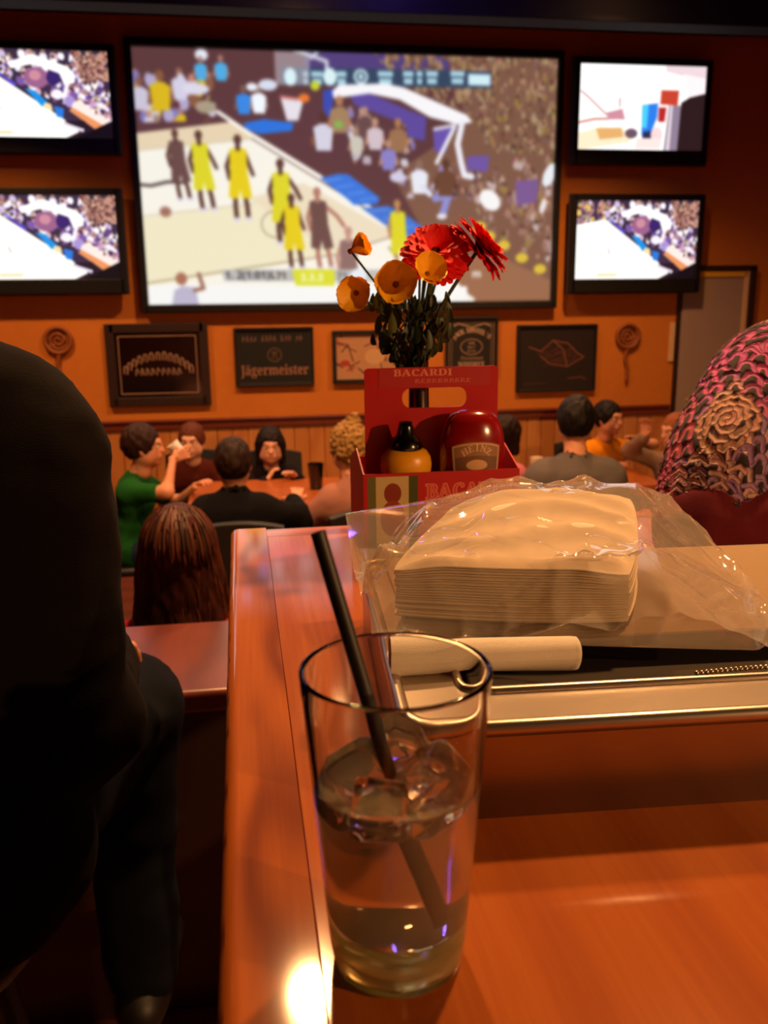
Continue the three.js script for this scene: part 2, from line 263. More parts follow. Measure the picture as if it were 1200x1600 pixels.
  // blue floor mats
  P([[512, 388], [560, 376], [585, 378], [668, 440], [660, 456], [600, 458], [580, 440]], '#3a74d8'); P([[620, 466], [690, 460], [745, 490], [800, 530], [796, 575], [765, 572]], '#3f72d0');
  for (const [x, y] of [[545, 395], [575, 412], [605, 430], [635, 445], [665, 475], [700, 495], [735, 520]]) S([[x - 20, y], [x + 22, y - 6]], '#6a9ce6', 3);
  // backboard, net and white arm of the basket
  P([[396, 66], [486, 70], [486, 150], [400, 150]], 'rgba(196,192,200,0.55)'); S([[440, 60], [530, 92], [530, 130]], '#cfcdd6', 9); S([[490, 84], [512, 62]], '#d5d3dc', 7);
  for (const [x, w] of [[437, 30], [538, 34]]) { const [a, b] = q(x, 130); blob(c, a, b, w * 0.6, 24, '#d6eef2'); }
  P([[412, 182], [472, 182], [457, 240], [428, 240]], '#e2dce4'); S([[414, 180], [455, 186]], '#d07870', 7); E(472, 183, 14, 11, '#e87830'); E(500, 152, 12, 12, '#c4cc38'); P([[520, 165], [548, 158], [542, 232], [522, 226]], '#3c4cb0');
  P([[544, 166], [560, 150], [680, 147], [730, 157], [898, 226], [914, 244], [880, 252], [800, 232], [720, 188], [640, 172], [548, 184]], '#f4f1f4');
  S([[886, 246], [874, 300], [884, 350], [892, 380], [912, 384]], '#e9e6f0', 16); S([[866, 256], [818, 348]], '#ecebf2', 10); S([[812, 262], [866, 252]], '#dcd8e4', 8);
  // people behind the baseline
  B0(520, 232, 100, '#d2cedd', '#5a3428'); B0(562, 190, 96, '#a2805c', '#b07a58'); B0(628, 216, 84, '#6a4a48', '#b88a70'); B0(655, 244, 84, '#d0bcc4', '#c09078'); B0(715, 246, 90, '#9a7050', '#b07850'); B0(606, 268, 70, '#c9c2b4', '#a88068'); B0(690, 300, 80, '#8a80c4', '#b88a74'); E(560, 250, 12, 10, '#86b050'); S([[492, 285], [494, 300]], '#8a5238', 9);
  B0(772, 352, 92, '#e4e4ee', '#8a6a5a'); S([[780, 410], [800, 430]], '#dcdcea', 14); S([[815, 440], [850, 430], [835, 480]], '#8c8ccc', 20); E(832, 488, 14, 8, '#e0dce4'); B0(842, 352, 100, '#6b4534', '#5a3a2c'); E(962, 445, 24, 34, '#f2f0f0', -0.9); E(1125, 380, 16, 34, '#e6e8ec', 0.4); E(1108, 460, 9, 22, '#e8dcd8', 0.3); E(715, 385, 22, 14, '#cfc8e0');
  for (const [x, y] of [[1000, 565], [1050, 598], [1100, 628], [960, 540], [935, 515]]) E(x, y, 18, 14, '#d8b840');
  P([[880, 590], [1000, 600], [1180, 680], [1180, 760], [960, 760], [870, 660]], '#98684c'); P([[870, 672], [925, 712], [860, 716]], '#f0e8dc'); { const [a, b] = q(926, 652); c.fillStyle = '#efe9e6'; c.font = 'bold 34px sans-serif'; c.textAlign = 'center'; c.fillText('m', a, b); }
  // players
  const YE = '#d9d02a', YB = '#e2c81e', DK = '#6a4a46', SK = '#7a4a36', SB = '#5c3a30';
  player(c, ...q(148, 272), 190, DK, SB, { lean: 0.08, arms: -0.4 }); player(c, ...q(206, 276), 216, YE, SB, { lean: 0.06 }); player(c, ...q(303, 288), 232, YB, SB, { arms: 0.9 }); player(c, ...q(410, 350), 236, YE, SB, { lean: 0.02, arms: 1.2 }); player(c, ...q(438, 440), 212, YB, SB, { lean: 0.03, arms: 0.8 });
  player(c, ...q(504, 424), 232, DK, '#b07868', { lean: 0.07, arms: 1.6 }); player(c, ...q(585, 528), 240, '#8a6a66', '#c09080', { arms: 0.2 }); player(c, ...q(713, 455), 210, YE, '#b88858', { lean: 0.06, arms: 0.1 });
  E(125, 477, 15, 14, '#a87868'); S([[116, 477], [134, 477]], '#6a4030', 2);
  // score strip along the bottom, cheering man
  P([[85, 676], [900, 676], [905, 740], [85, 740]], '#f2f1ee'); P([[262, 633], [700, 631], [700, 664], [270, 664]], '#b9b8b4'); P([[440, 631], [550, 631], [550, 676], [450, 676]], '#d6d834');
  { const w = (t, x, y, s, col) => { const [a, b] = q(x, y); c.fillStyle = col; c.font = `bold ${s}px sans-serif`; c.textAlign = 'left'; c.fillText(t, a, b); }; w('1. 2(1:01)L', 272, 659, 32, '#3a3436'); w('71', 400, 659, 30, '#4a3a30'); w('3.3.3', 462, 664, 32, '#f4f6dc'); w('71', 556, 659, 30, '#5a5454'); }
  E(612, 648, 22, 20, '#dfe8ee');
  E(163, 658, 15, 17, '#a87058'); P([[140, 735], [146, 690], [165, 678], [198, 682], [208, 735]], '#b9b2c8'); S([[196, 690], [218, 684], [206, 645]], '#9a6a58', 10);
  return cv;
}
function sidePicture() {   // the same game on the small televisions, seen wider and burnt out
  const [cv, c] = canvas(640, 380);
  c.fillStyle = '#3d2c44'; c.fillRect(0, 0, 640, 380);
  const P = (l, col) => poly(c, l, col), E = (...a) => blob(c, ...a), S = (l, col, w) => stroke(c, l, col, w);
  crowd(c, [[0, 0], [180, 0], [150, 110], [0, 130]], 60, ['#f0e8f4', '#c48a78', '#e8c060', '#9a7a90', '#5a4470'], 10, 17);
  crowd(c, [[150, 0], [520, 0], [520, 250], [400, 220], [150, 90]], 130, ['#efe8f6', '#cbbce0', '#7a58a0', '#5b3a78', '#d8b0c0', '#fbf8ff'], 10, 19);
  crowd(c, [[500, 0], [640, 0], [640, 130], [520, 130]], 130, ['#c89080', '#a87068', '#d8a894', '#8a5850'], 7, 11);
  crowd(c, [[480, 120], [640, 120], [640, 320], [520, 290]], 80, ['#efe6f0', '#c8b4dc', '#6a48a8', '#b088a8', '#fff8ff'], 9, 15);
  E(340, 120, 52, 44, '#9a6088'); E(335, 110, 24, 22, '#c88a98'); E(410, 120, 30, 30, '#3a2468');
  P([[225, 60], [330, 20], [470, 70], [500, 105], [492, 140], [452, 150], [436, 100], [330, 62], [240, 84]], '#fffefe'); S([[478, 110], [450, 190]], '#f6f2fa', 16);
  P([[0, 118], [150, 90], [430, 290], [500, 350], [470, 380], [0, 380]], '#fffdf6'); P([[150, 76], [178, 90], [260, 150], [244, 158]], '#5a48c8');
  P([[288, 166], [330, 176], [378, 226], [352, 244]], '#1f8fe0'); P([[400, 240], [442, 250], [436, 292], [410, 286]], '#2a78d8'); P([[366, 226], [390, 232], [396, 262], [356, 246]], '#f4d8a0');
  E(420, 190, 24, 22, '#f2ecf8'); E(470, 220, 22, 26, '#a890d0');
  P([[480, 226], [510, 210], [638, 300], [622, 330], [596, 352], [470, 262]], '#f4e4dc'); P([[462, 258], [480, 246], [618, 330], [600, 358], [584, 352]], '#e8925c'); crowd(c, [[500, 200], [640, 230], [640, 300], [560, 270]], 30, ['#f2e4ec', '#c89ac0', '#fff4f0'], 8, 13);
  P([[440, 306], [520, 300], [560, 340], [500, 380], [440, 380], [500, 350]], '#2a1a26'); for (let k = 0; k < 6; k++) E(440 + k * 14, 318 + k * 5, 9, 8, '#e8ddea'); P([[560, 340], [640, 300], [640, 380], [480, 380]], '#150d12');
  S([[0, 352], [300, 356], [470, 350]], '#e8d8d8', 3); P([[120, 350], [220, 350], [220, 366], [120, 366]], '#fbe0b8'); S([[170, 232], [180, 258]], '#a88898', 4); E(130, 250, 4, 12, '#f3e3c0');
  return cv;
}
function showPicture() {   // the other programme on the top right television
  const [cv, c] = canvas(640, 410);
  c.fillStyle = '#fffcfa'; c.fillRect(0, 0, 640, 410);
  const P = (l, col) => poly(c, l, col), S = (l, col, w) => stroke(c, l, col, w), E = (...a) => blob(c, ...a);
  P([[430, 0], [640, 0], [640, 110], [560, 60], [430, 30]], '#e3cdd2'); P([[520, 40], [640, 60], [640, 200], [560, 190]], '#f6e8ea');
  P([[412, 118], [504, 118], [500, 190], [410, 186]], '#c0402c'); P([[404, 200], [444, 200], [438, 270], [404, 270]], '#b02828'); P([[318, 190], [400, 180], [398, 250], [368, 330], [322, 340]], '#2c78e0'); P([[318, 190], [352, 188], [348, 300], [322, 300]], '#48c4ee'); P([[330, 320], [384, 310], [372, 350], [326, 362]], '#2a2c50');
  P([[456, 190], [520, 190], [514, 410], [440, 410]], '#8a7a8e'); P([[462, 190], [476, 190], [470, 410], [450, 410]], '#d8c8d0'); P([[518, 176], [560, 150], [640, 130], [640, 410], [510, 410]], '#2c1a1c');
  S([[10, 130], [60, 170], [140, 240], [220, 250]], '#b06068', 6); S([[0, 280], [80, 262], [220, 256]], '#c06858', 9); S([[205, 160], [205, 200]], '#a06878', 6); P([[140, 230], [220, 210], [236, 262], [150, 262]], '#c88a98');
  P([[0, 330], [120, 296], [300, 320], [260, 372], [0, 410]], '#f6e2c0'); P([[90, 306], [220, 300], [232, 346], [110, 360]], '#dca868'); E(270, 328, 32, 24, '#6a5060'); E(400, 330, 30, 36, '#f0d0d0'); P([[300, 350], [430, 350], [420, 400], [290, 400]], '#f6dcd6');
  return cv;
}
const gameTex = canvasTex(softened(gamePicture(), 4)), sideTex = canvasTex(softened(sidePicture(), 3)), showTex = canvasTex(softened(showPicture(), 4));
const screenMat = (t, k) => phy(0x020202, 0.35, { emissive: 0xffffff, emissiveMap: t, emissiveIntensity: k });
function plane(x0, x1, y0, y1, z) { const g = new THREE.PlaneGeometry(x1 - x0, y1 - y0); g.translate((x0 + x1) / 2, (y0 + y1) / 2, z); return g; }
function frameBars(x0, x1, y0, y1, z0, z1, l, r, t, b, rad = 0.004) { return [rbox(x0, x0 + l, y0, y1, z0, z1, rad), rbox(x1 - r, x1, y0, y1, z0, z1, rad), rbox(x0 + l * 0.5, x1 - r * 0.5, y1 - t, y1, z0, z1, rad), rbox(x0 + l * 0.5, x1 - r * 0.5, y0, y0 + b, z0, z1, rad)]; }
function television(x0, x1, y0, y1, tex, k, label) {
  const w = x1 - x0, h = y1 - y0, g = thing('television', label, 'television', [(x0 + x1) / 2, y0, WALLZ + 0.006], 0, 'flat televisions on the back wall');
  const a = -w / 2, b = w / 2, zf = 0.115, zb = 0.035;
  part('housing', rbox(a + 0.01, b - 0.01, 0.01, h - 0.01, zb, zf - 0.022, 0.01), M.bezel, g);
  part('bezel', frameBars(a, b, 0, h, zf - 0.035, zf, 0.038, 0.038, 0.036, 0.085, 0.005), M.bezel, g);
  part('edge_trim', frameBars(a - 0.006, b + 0.006, -0.006, h + 0.006, zf - 0.05, zf - 0.028, 0.012, 0.012, 0.012, 0.012, 0.003), M.bezelEdge, g);
  const s = part('screen', plane(a + 0.036, b - 0.036, 0.083, h - 0.034, zf - 0.012), screenMat(tex, k), g);
  part('wall_bracket', rbox(-0.15, 0.15, h * 0.25, h * 0.75, 0, zb + 0.002, 0.004), M.black, g);
  const r = new THREE.RectAreaLight(0xcfc4d4, 0.25 * k, w - 0.08, h - 0.13); r.position.set(0, h / 2 + 0.02, zf + 0.002); r.rotation.y = Math.PI; g.add(r);
  return g;
}
television(-1.54, -0.625, 2.505, 3.085, sideTex, 1.15, 'television with a basketball game, upper one left of the projection screen');
television(-1.56, -0.642, 1.724, 2.318, sideTex, 1.15, 'television with a basketball game, lower one left of the projection screen');
television(2.098, 3.0, 2.485, 3.1, showTex, 1.2, 'television with a white outdoor programme right of the projection screen');
television(2.11, 3.01, 1.7, 2.306, sideTex, 1.15, 'television with a basketball game right of the projection screen, under another television');
{
  const x0 = -0.575, x1 = 2.052, y0 = 1.607, y1 = 3.142, w = x1 - x0, h = y1 - y0, g = thing('projection_screen', 'huge black framed projection screen showing a basketball game', 'projection screen', [(x0 + x1) / 2, y0, WALLZ + 0.006]);
  part('frame', frameBars(-w / 2, w / 2, 0, h, 0.012, 0.06, 0.038, 0.036, 0.042, 0.046, 0.006), M.bezel, g);
  part('backing', box(-w / 2 + 0.02, w / 2 - 0.02, 0.02, h - 0.02, 0.0, 0.02), M.black, g);
  part('screen', plane(-w / 2 + 0.036, w / 2 - 0.034, 0.044, h - 0.04, 0.03), screenMat(gameTex, 1.06), g);
  const r = new THREE.RectAreaLight(0xd8ccc4, 0.2, w - 0.1, h - 0.1); r.position.set(0, h / 2, 0.064); r.rotation.y = Math.PI; g.add(r);
}

// ------------------------------------------------------------------ framed pictures, signs and ornaments on the wall
function picture(name, x0, x1, y0, y1, cv, fw, label, cat, { frameMat = M.darkWood, mirror = false } = {}) {
  const w = x1 - x0, h = y1 - y0, g = thing(name, label, cat, [(x0 + x1) / 2, y0, WALLZ]);
  part('frame', frameBars(-w / 2, w / 2, 0, h, 0.002, 0.03, fw, fw, fw, fw, 0.004), frameMat, g);
  part(mirror ? 'mirror_glass' : 'print', plane(-w / 2 + fw * 0.7, w / 2 - fw * 0.7, fw * 0.7, h - fw * 0.7, 0.014), std(0xffffff, mirror ? 0.14 : 0.6, { map: canvasTex(cv), metalness: mirror ? 1 : 0 }), g);
  part('backing', box(-w / 2 + 0.004, w / 2 - 0.004, 0.004, h - 0.004, 0.0, 0.01), M.black, g);
  return g;
}
function arcText(c, t, cx, cy, r, a0, a1, font, col) { c.font = font; c.fillStyle = col; c.textAlign = 'center'; [...t].forEach((ch, i) => { const a = lerp(a0, a1, i / (t.length - 1)); c.save(); c.translate(cx + r * Math.sin(a), cy - r * Math.cos(a)); c.rotate(a); c.fillText(ch, 0, 0); c.restore(); }); }
{
  let [cv, c] = canvas(512, 400); c.fillStyle = '#8c8784'; c.fillRect(0, 0, 512, 400);   // silvered glass with etched border and lettering
  const mir = picture('framed_mirror', -0.815, -0.192, 1.038, 1.545, cv, 0.055, 'dark wood framed bar mirror with an arch of lettering, leftmost frame', 'framed mirror', { mirror: true });
  const etch = std(0xa07a60, 0.7), letters = [], W = 0.623, Hh = 0.507;
  for (let k = 0; k < 13; k++) { const a = lerp(-0.95, 0.95, k / 12), x = 0.245 * Math.sin(a), y = 0.14 + 0.2 * Math.cos(a), d = rr(0.0, 0.012); letters.push(tube([V(x - 0.011, y - 0.055, 0.0165), V(x - 0.006, y - d, 0.0165), V(x + 0.009, y - 0.02, 0.0165), V(x + 0.008, y - 0.058, 0.0165)], 0.0042, 10, 6)); }   // arched letters, too blurred in the photo to read
  for (let k = 0; k < 9; k++) { const x = -0.14 + k * 0.032; letters.push(tube([V(x, 0.19, 0.0165), V(x + 0.006, 0.235, 0.0165), V(x + 0.02, rr(0.19, 0.21), 0.0165)], 0.0034, 8, 6)); }
  part('etched_lettering', letters, etch, mir).userData.kind = 'stuff';
  part('etched_border', frameBars(-W / 2 + 0.075, W / 2 - 0.075, 0.075, Hh - 0.075, 0.014, 0.018, 0.005, 0.005, 0.005, 0.005, 0.0015), etch, mir);
  [cv, c] = canvas(512, 384); c.fillStyle = '#0a0c09'; c.fillRect(0, 0, 512, 384); c.strokeStyle = '#3a2c24'; c.lineWidth = 5; c.strokeRect(14, 14, 484, 356);
  for (let x = 44; x < 460; x += 26) if (![4, 9, 13].includes(Math.round((x - 44) / 26))) stroke(c, [[x, 84], [x + rr(2, 8), rr(44, 56)], [x + rr(10, 18), rr(70, 86)]], '#6a4c3c', 7);
  c.textAlign = 'center';
  c.strokeStyle = '#5a4226'; c.lineWidth = 8; c.beginPath(); c.arc(256, 178, 46, 0, 7); c.stroke(); stroke(c, [[240, 206], [256, 150], [272, 206]], '#5a4226', 8); stroke(c, [[230, 150], [244, 168], [256, 160], [268, 168], [282, 150]], '#5a4226', 6);
  c.fillStyle = '#9a6a50'; c.font = 'bold 92px serif'; c.fillText('Jägermeister', 256, 316, 460);
  picture('liquor_sign', -0.033, 0.464, 1.142, 1.511, cv, 0.016, 'small black sign with cream gothic lettering under a round emblem', 'sign', { frameMat: M.black });
  [cv, c] = canvas(512, 300); c.fillStyle = '#b98a62'; c.fillRect(0, 0, 512, 300);
  for (let k = 0; k < 26; k++) { const x = rr(0, 512), y = rr(20, 280); stroke(c, [[x, y], [x + rr(-60, 60), y + rr(-60, 60)], [x + rr(-90, 90), y + rr(-70, 70)]], k % 4 ? '#5a3020' : '#a02a24', rr(4, 9)); } blob(c, 240, 150, 60, 50, '#c9a070'); blob(c, 60, 190, 30, 20, '#a8382c');
  picture('framed_picture', 0.582, 1.165, 1.148, 1.483, cv, 0.026, 'black framed beige picture behind the flower bouquet', 'framed picture', { frameMat: M.black });
  [cv, c] = canvas(420, 432); c.fillStyle = '#17100d'; c.fillRect(0, 0, 420, 432); c.strokeStyle = '#94785c'; c.lineWidth = 9; c.setLineDash([12, 9]); c.strokeRect(20, 20, 380, 392); c.setLineDash([]); c.lineWidth = 4; c.strokeRect(42, 42, 336, 348);
  stroke(c, [[50, 60], [100, 40], [210, 70], [320, 40], [370, 60]], '#a5886a', 10); arcText(c, "JACK DANIEL'S", 210, 330, 220, -0.68, 0.68, 'bold 50px serif', '#c8a888');
  c.lineWidth = 6; c.beginPath(); c.ellipse(210, 226, 92, 62, 0, 0, 7); c.stroke(); c.textAlign = 'center'; c.fillStyle = '#a88a6c'; c.font = 'bold 30px serif'; c.fillText('Old', 210, 206); c.fillText('No.7', 210, 240); c.font = 'bold 20px serif'; c.fillText('BRAND', 210, 268); c.font = 'italic 40px serif'; c.fillText('Tennessee', 210, 330); c.font = 'bold 46px serif'; c.fillStyle = '#c8a888'; c.fillText('WHISKEY', 210, 380);
  picture('whiskey_sign', 1.322, 1.672, 1.19, 1.556, cv, 0.014, 'black whiskey label sign with cream lettering, right of the bouquet', 'sign', { frameMat: M.black });
  [cv, c] = canvas(512, 410); c.fillStyle = '#1d0f0d'; c.fillRect(0, 0, 512, 410);
  for (let k = 0; k < 60; k++) { const a = rr(0, 6.3), r = rr(0.2, 1); blob(c, 270 + 150 * r * Math.cos(a), 190 + 70 * r * Math.sin(a), rr(14, 40), rr(4, 10), rgbs(rr(50, 95), rr(26, 44), rr(20, 36), 0.6), -0.3 + rr(-0.3, 0.3)); }
  stroke(c, [[70, 130], [150, 160], [230, 90], [330, 110], [390, 170], [440, 200], [330, 260], [210, 240], [150, 190]], '#6e3f2e', 10); stroke(c, [[230, 90], [300, 150], [330, 260]], '#7a4a36', 8); stroke(c, [[40, 370], [200, 366]], '#4a2a20', 6); stroke(c, [[340, 340], [420, 330], [460, 346]], '#58301f', 10);
  picture('framed_poster', 1.803, 2.356, 1.06, 1.5, cv, 0.018, 'dark brown framed poster without lettering, rightmost on the wall', 'poster', { frameMat: M.black });
}
function ornament(x, y, label) {
  const g = thing('wall_ornament', label, 'wall ornament', [x, y, WALLZ], 0, 'rope ornaments on the wall');
  part('ring', new THREE.TorusGeometry(0.076, 0.014, 12, 40).translate(0, 0, 0.016), M.ornament, g);
  const sp = []; for (let i = 0; i <= 60; i++) { const a = i / 60 * Math.PI * 4.2, r = 0.008 + 0.052 * i / 60; sp.push(V(r * Math.cos(a), r * Math.sin(a), 0.012)); }
  part('spiral', tube(sp, 0.008, 90, 8), M.ornament, g);
  part('handle', tube([V(0, -0.08, 0.014), V(-0.012, -0.15, 0.014), V(0.006, -0.22, 0.014), V(0.004, -0.3, 0.014)], 0.013, 30, 10), M.ornament, g);
}
ornament(-1.09, 1.452, 'orange brown rope loop ornament beside the framed bar mirror');
ornament(2.575, 1.416, 'orange brown rope loop ornament right of the dark poster');

// ------------------------------------------------------------------ the high bar table
const TX0 = -0.025, TX1 = 0.64, TZ0 = -1.25, TZ1 = 0.35;
{
  const g = thing('bar_table', 'high glossy orange wood bar table in the foreground', 'table', [0, PLATFORM, 0]);
  const y1 = TABLE - PLATFORM, y0 = y1 - 0.045, b = 0.05;
  part('table_top', swapUV(rbox(TX0 + b, TX1 - b, y0, y1, TZ0 + b, TZ1 - b, 0.001, 1)), M.tableField, g);
  // edge boards: square on the inner side, rounded on the outer one
  const board = (len) => { const r = 0.011, q = new THREE.Shape(), w = b - 0.0003, h = y1 - y0 + 0.004; q.moveTo(0, 0); q.lineTo(w - r, 0); q.absarc(w - r, r, r, -Math.PI / 2, 0); q.lineTo(w, h - r); q.absarc(w - r, h - r, r, 0, Math.PI / 2); q.lineTo(0, h); return new THREE.ExtrudeGeometry(q, { depth: len, bevelEnabled: false, curveSegments: 10 }); };
  const long = TZ1 - TZ0, wide = TX1 - TX0 - 2 * b;
  part('edge_board', swapUV(board(long).rotateY(Math.PI).translate(TX0 + b - 0.0003, y0 - 0.004, TZ1)), M.tableEdge, g);
  part('edge_board', swapUV(board(long).translate(TX1 - b + 0.0003, y0 - 0.004, TZ0)), M.tableEdge, g);
  part('edge_board', planar(board(wide).rotateY(Math.PI / 2).translate(TX0 + b, y0 - 0.004, TZ0 + b - 0.0003)), M.tableEdge, g);
  part('edge_board', planar(board(wide).rotateY(-Math.PI / 2).translate(TX1 - b, y0 - 0.004, TZ1 - b + 0.0003)), M.tableEdge, g);
  for (const z of [-0.85, -0.05]) { part('column', new THREE.CylinderGeometry(0.04, 0.04, y0 - 0.03, 24).translate(0.31, (y0 - 0.03) / 2 + 0.03, z), M.black, g); part('foot', lathe([[0, 0], [0.24, 0], [0.24, 0.012], [0.05, 0.035], [0, 0.035]], 40).translate(0.31, 0, z), M.black, g); }
}

// ------------------------------------------------------------------ pint glass with straw, water and ice
const GX = 0.0637, GZ = -0.3778, RT = 0.0445, RB = 0.0325, GH = 0.1535;
{
  const g = thing('pint_glass', 'clear pint glass half full of iced water in the foreground', 'glass', [GX, TABLE, GZ]);
  const wall = 0.0026, floorY = 0.024, R = (y) => lerp(RB, RT, y / GH);
  const prof = [[0, 0.0015], [RB * 0.78, 0.0015], [RB * 0.86, 0.0], [RB - 0.0025, 0.0002], [RB - 0.0006, 0.0022]];
  for (let k = 1; k <= 14; k++) { const y = lerp(0.004, GH - 0.002, k / 14); prof.push([R(y), y]); }
  prof.push([RT - 0.0002, GH - 0.0006], [RT - 0.0013, GH], [RT - 0.0024, GH - 0.0007]);
  for (let k = 14; k >= 1; k--) { const y = lerp(floorY + 0.006, GH - 0.002, k / 14); prof.push([R(y) - wall - 0.0004 * (1 - y / GH), y]); }
  prof.push([R(floorY) - wall - 0.003, floorY + 0.002], [R(floorY) - wall - 0.008, floorY], [0, floorY - 0.001]);
  part('glass_body', lathe(prof, 96), M.glass, g);
  part('caustic_base', lathe([[0, 0.004], [RB - 0.004, 0.004], [RB - 0.0022, 0.006], [R(0.018) - 0.003, 0.018], [0, 0.019]], 64), phy(0xeee4ae, 0.12, { transmission: 0.72, thickness: 0.02, ior: 1.52 }), g);  // hazy yellowish insert imitates light gathered in the thick glass base
  const WL = 0.097, inner = (y) => R(y) - wall - 0.0004 * (1 - y / GH) + 0.00025;
  const wp = [[0, floorY - 0.0008], [R(floorY) - wall - 0.0078, floorY + 0.0001], [R(floorY) - wall - 0.0027, floorY + 0.0022]];
  for (let k = 1; k <= 10; k++) { const y = lerp(floorY + 0.006, WL, k / 10); wp.push([inner(y), y]); }
  wp.push([inner(WL + 0.0012), WL + 0.0014], [inner(WL) - 0.0012, WL + 0.0004], [inner(WL) - 0.004, WL - 0.0002], [0, WL - 0.0003]);
  const w = thing('drink_water', 'slightly cloudy iced water filling half of the pint glass', 'water', [GX, TABLE, GZ]);
  part('water_body', lathe(wp, 96), M.water, w);
  const cubes = [[-0.017, 0.090, -0.008, 0.4, 0.5, 0.2, 0.029], [0.015, 0.092, 0.006, -0.3, 0.9, 0.4, 0.031], [0.004, 0.097, -0.018, 0.2, 0.1, -0.5, 0.026], [-0.01, 0.089, 0.018, 0.6, -0.4, 0.1, 0.024], [0.019, 0.088, -0.014, 0.1, 0.3, 0.9, 0.022]];
  cubes.forEach(([x, y, z, a, b, c, s], k) => {
    const ge = mergeVertices(new RoundedBoxGeometry(s, s * 0.85, s * 0.95, 5, s * 0.18).deleteAttribute('uv').deleteAttribute('normal'), 1e-5), p = ge.attributes.position;
    for (let i = 0; i < p.count; i++) { const f = 1 + noise(p.getX(i) * 90 + k * 7, p.getY(i) * 90, p.getZ(i) * 90) * 0.16; p.setXYZ(i, p.getX(i) * f, p.getY(i) * f, p.getZ(i) * f); }
    ge.computeVertexNormals(); ge.rotateX(a).rotateY(b).rotateZ(c).translate(GX + x, TABLE + y + 0.005, GZ + z);
    solo('ice_cube', ge, M.ice, 'clear melting ice cube floating at the top of the water', 'ice cube', 'ice cubes in the pint glass');
  });
  // straw
  const b0 = V(GX + 0.015, TABLE + 0.028, GZ + 0.01), t0 = V(0.0315, 1.5805, -0.398), n = 24, pts = []; for (let k = 0; k <= n; k++) pts.push(b0.clone().lerp(t0, k / n));
  const dir = t0.clone().sub(b0), len = dir.length(), hollow = lathe([[0.0028, 0], [0.0036, 0], [0.0036, len], [0.0028, len], [0.0028, 0]], 20);
  hollow.applyQuaternion(new THREE.Quaternion().setFromUnitVectors(V(0, 1, 0), dir.normalize())).translate(b0.x, b0.y, b0.z);
  solo('drinking_straw', hollow, M.black, 'black drinking straw leaning in the pint glass', 'straw');
}

// ------------------------------------------------------------------ steel pan with a bag of napkins
const PAN = V(0.080, TABLE, -0.4885), PTURN = -0.058;
const panPoint = (x, y, z) => V(x, y, z).applyAxisAngle(V(0, 1, 0), PTURN).add(PAN);
function roundRect(x0, x1, y0, y1, r, Path = THREE.Shape) { const s = new Path(); s.moveTo(x0 + r, y0); s.lineTo(x1 - r, y0); s.absarc(x1 - r, y0 + r, r, -Math.PI / 2, 0); s.lineTo(x1, y1 - r); s.absarc(x1 - r, y1 - r, r, 0, Math.PI / 2); s.lineTo(x0 + r, y1); s.absarc(x0 + r, y1 - r, r, Math.PI / 2, Math.PI); s.lineTo(x0, y0 + r); s.absarc(x0 + r, y0 + r, r, Math.PI, Math.PI * 1.5); return s; }
const ringLoop = (x0, x1, y0, y1, r, y) => roundRect(x0, x1, y0, y1, r).getSpacedPoints(140).slice(0, -1).map((p) => V(p.x, y, -p.y));
{
  const g = thing('steel_pan', 'rectangular steel pan with a wide flat rim on the bar table', 'pan', PAN.toArray(), PTURN);
  const A = 0.008, W = 0.5, D = 0.36, H = 0.063, ex = (outer, inner, h, bev) => { const s = roundRect(...outer); s.holes.push(roundRect(...inner, THREE.Path)); return planar(new THREE.ExtrudeGeometry(s, { depth: h, bevelEnabled: bev > 0, bevelSize: bev, bevelThickness: bev, bevelSegments: 3, curveSegments: 10 }).rotateX(-Math.PI / 2)); };
  part('side_wall', ex([A, W, 0, D, 0.018], [A + 0.003, W - 0.003, 0.003, D - 0.003, 0.016], H - 0.004, 0), M.steelBrushed, g);
  part('pan_bottom', rbox(A + 0.003, W - 0.003, 0, 0.003, -D + 0.003, -0.003, 0.001, 1), M.steelBrushed, g);
  part('rim', [ex([A + 0.002, W - 0.002, 0.002, D - 0.002, 0.016], [A + 0.05, W - 0.05, 0.05, D - 0.03, 0.012], 0.003, 0.001).translate(0, H - 0.005, 0)], M.steel, g);
  part('outer_bead', tube(ringLoop(A + 0.002, W - 0.002, 0.002, D - 0.002, 0.016, H - 0.0025), 0.0055, 240, 10, true), M.steel, g);
  part('inner_bead', tube(ringLoop(A + 0.05, W - 0.05, 0.05, D - 0.03, 0.012, H - 0.001), 0.004, 240, 10, true), M.steel, g);
}
solo('cardboard_sheet', rbox(0.03, 0.492, 0.0645, 0.067, -0.354, -0.128, 0.0012, 1).rotateY(PTURN).translate(PAN.x, PAN.y, PAN.z), M.card, 'plain tan cardboard sheet lying on the steel pan under the bag', 'cardboard');
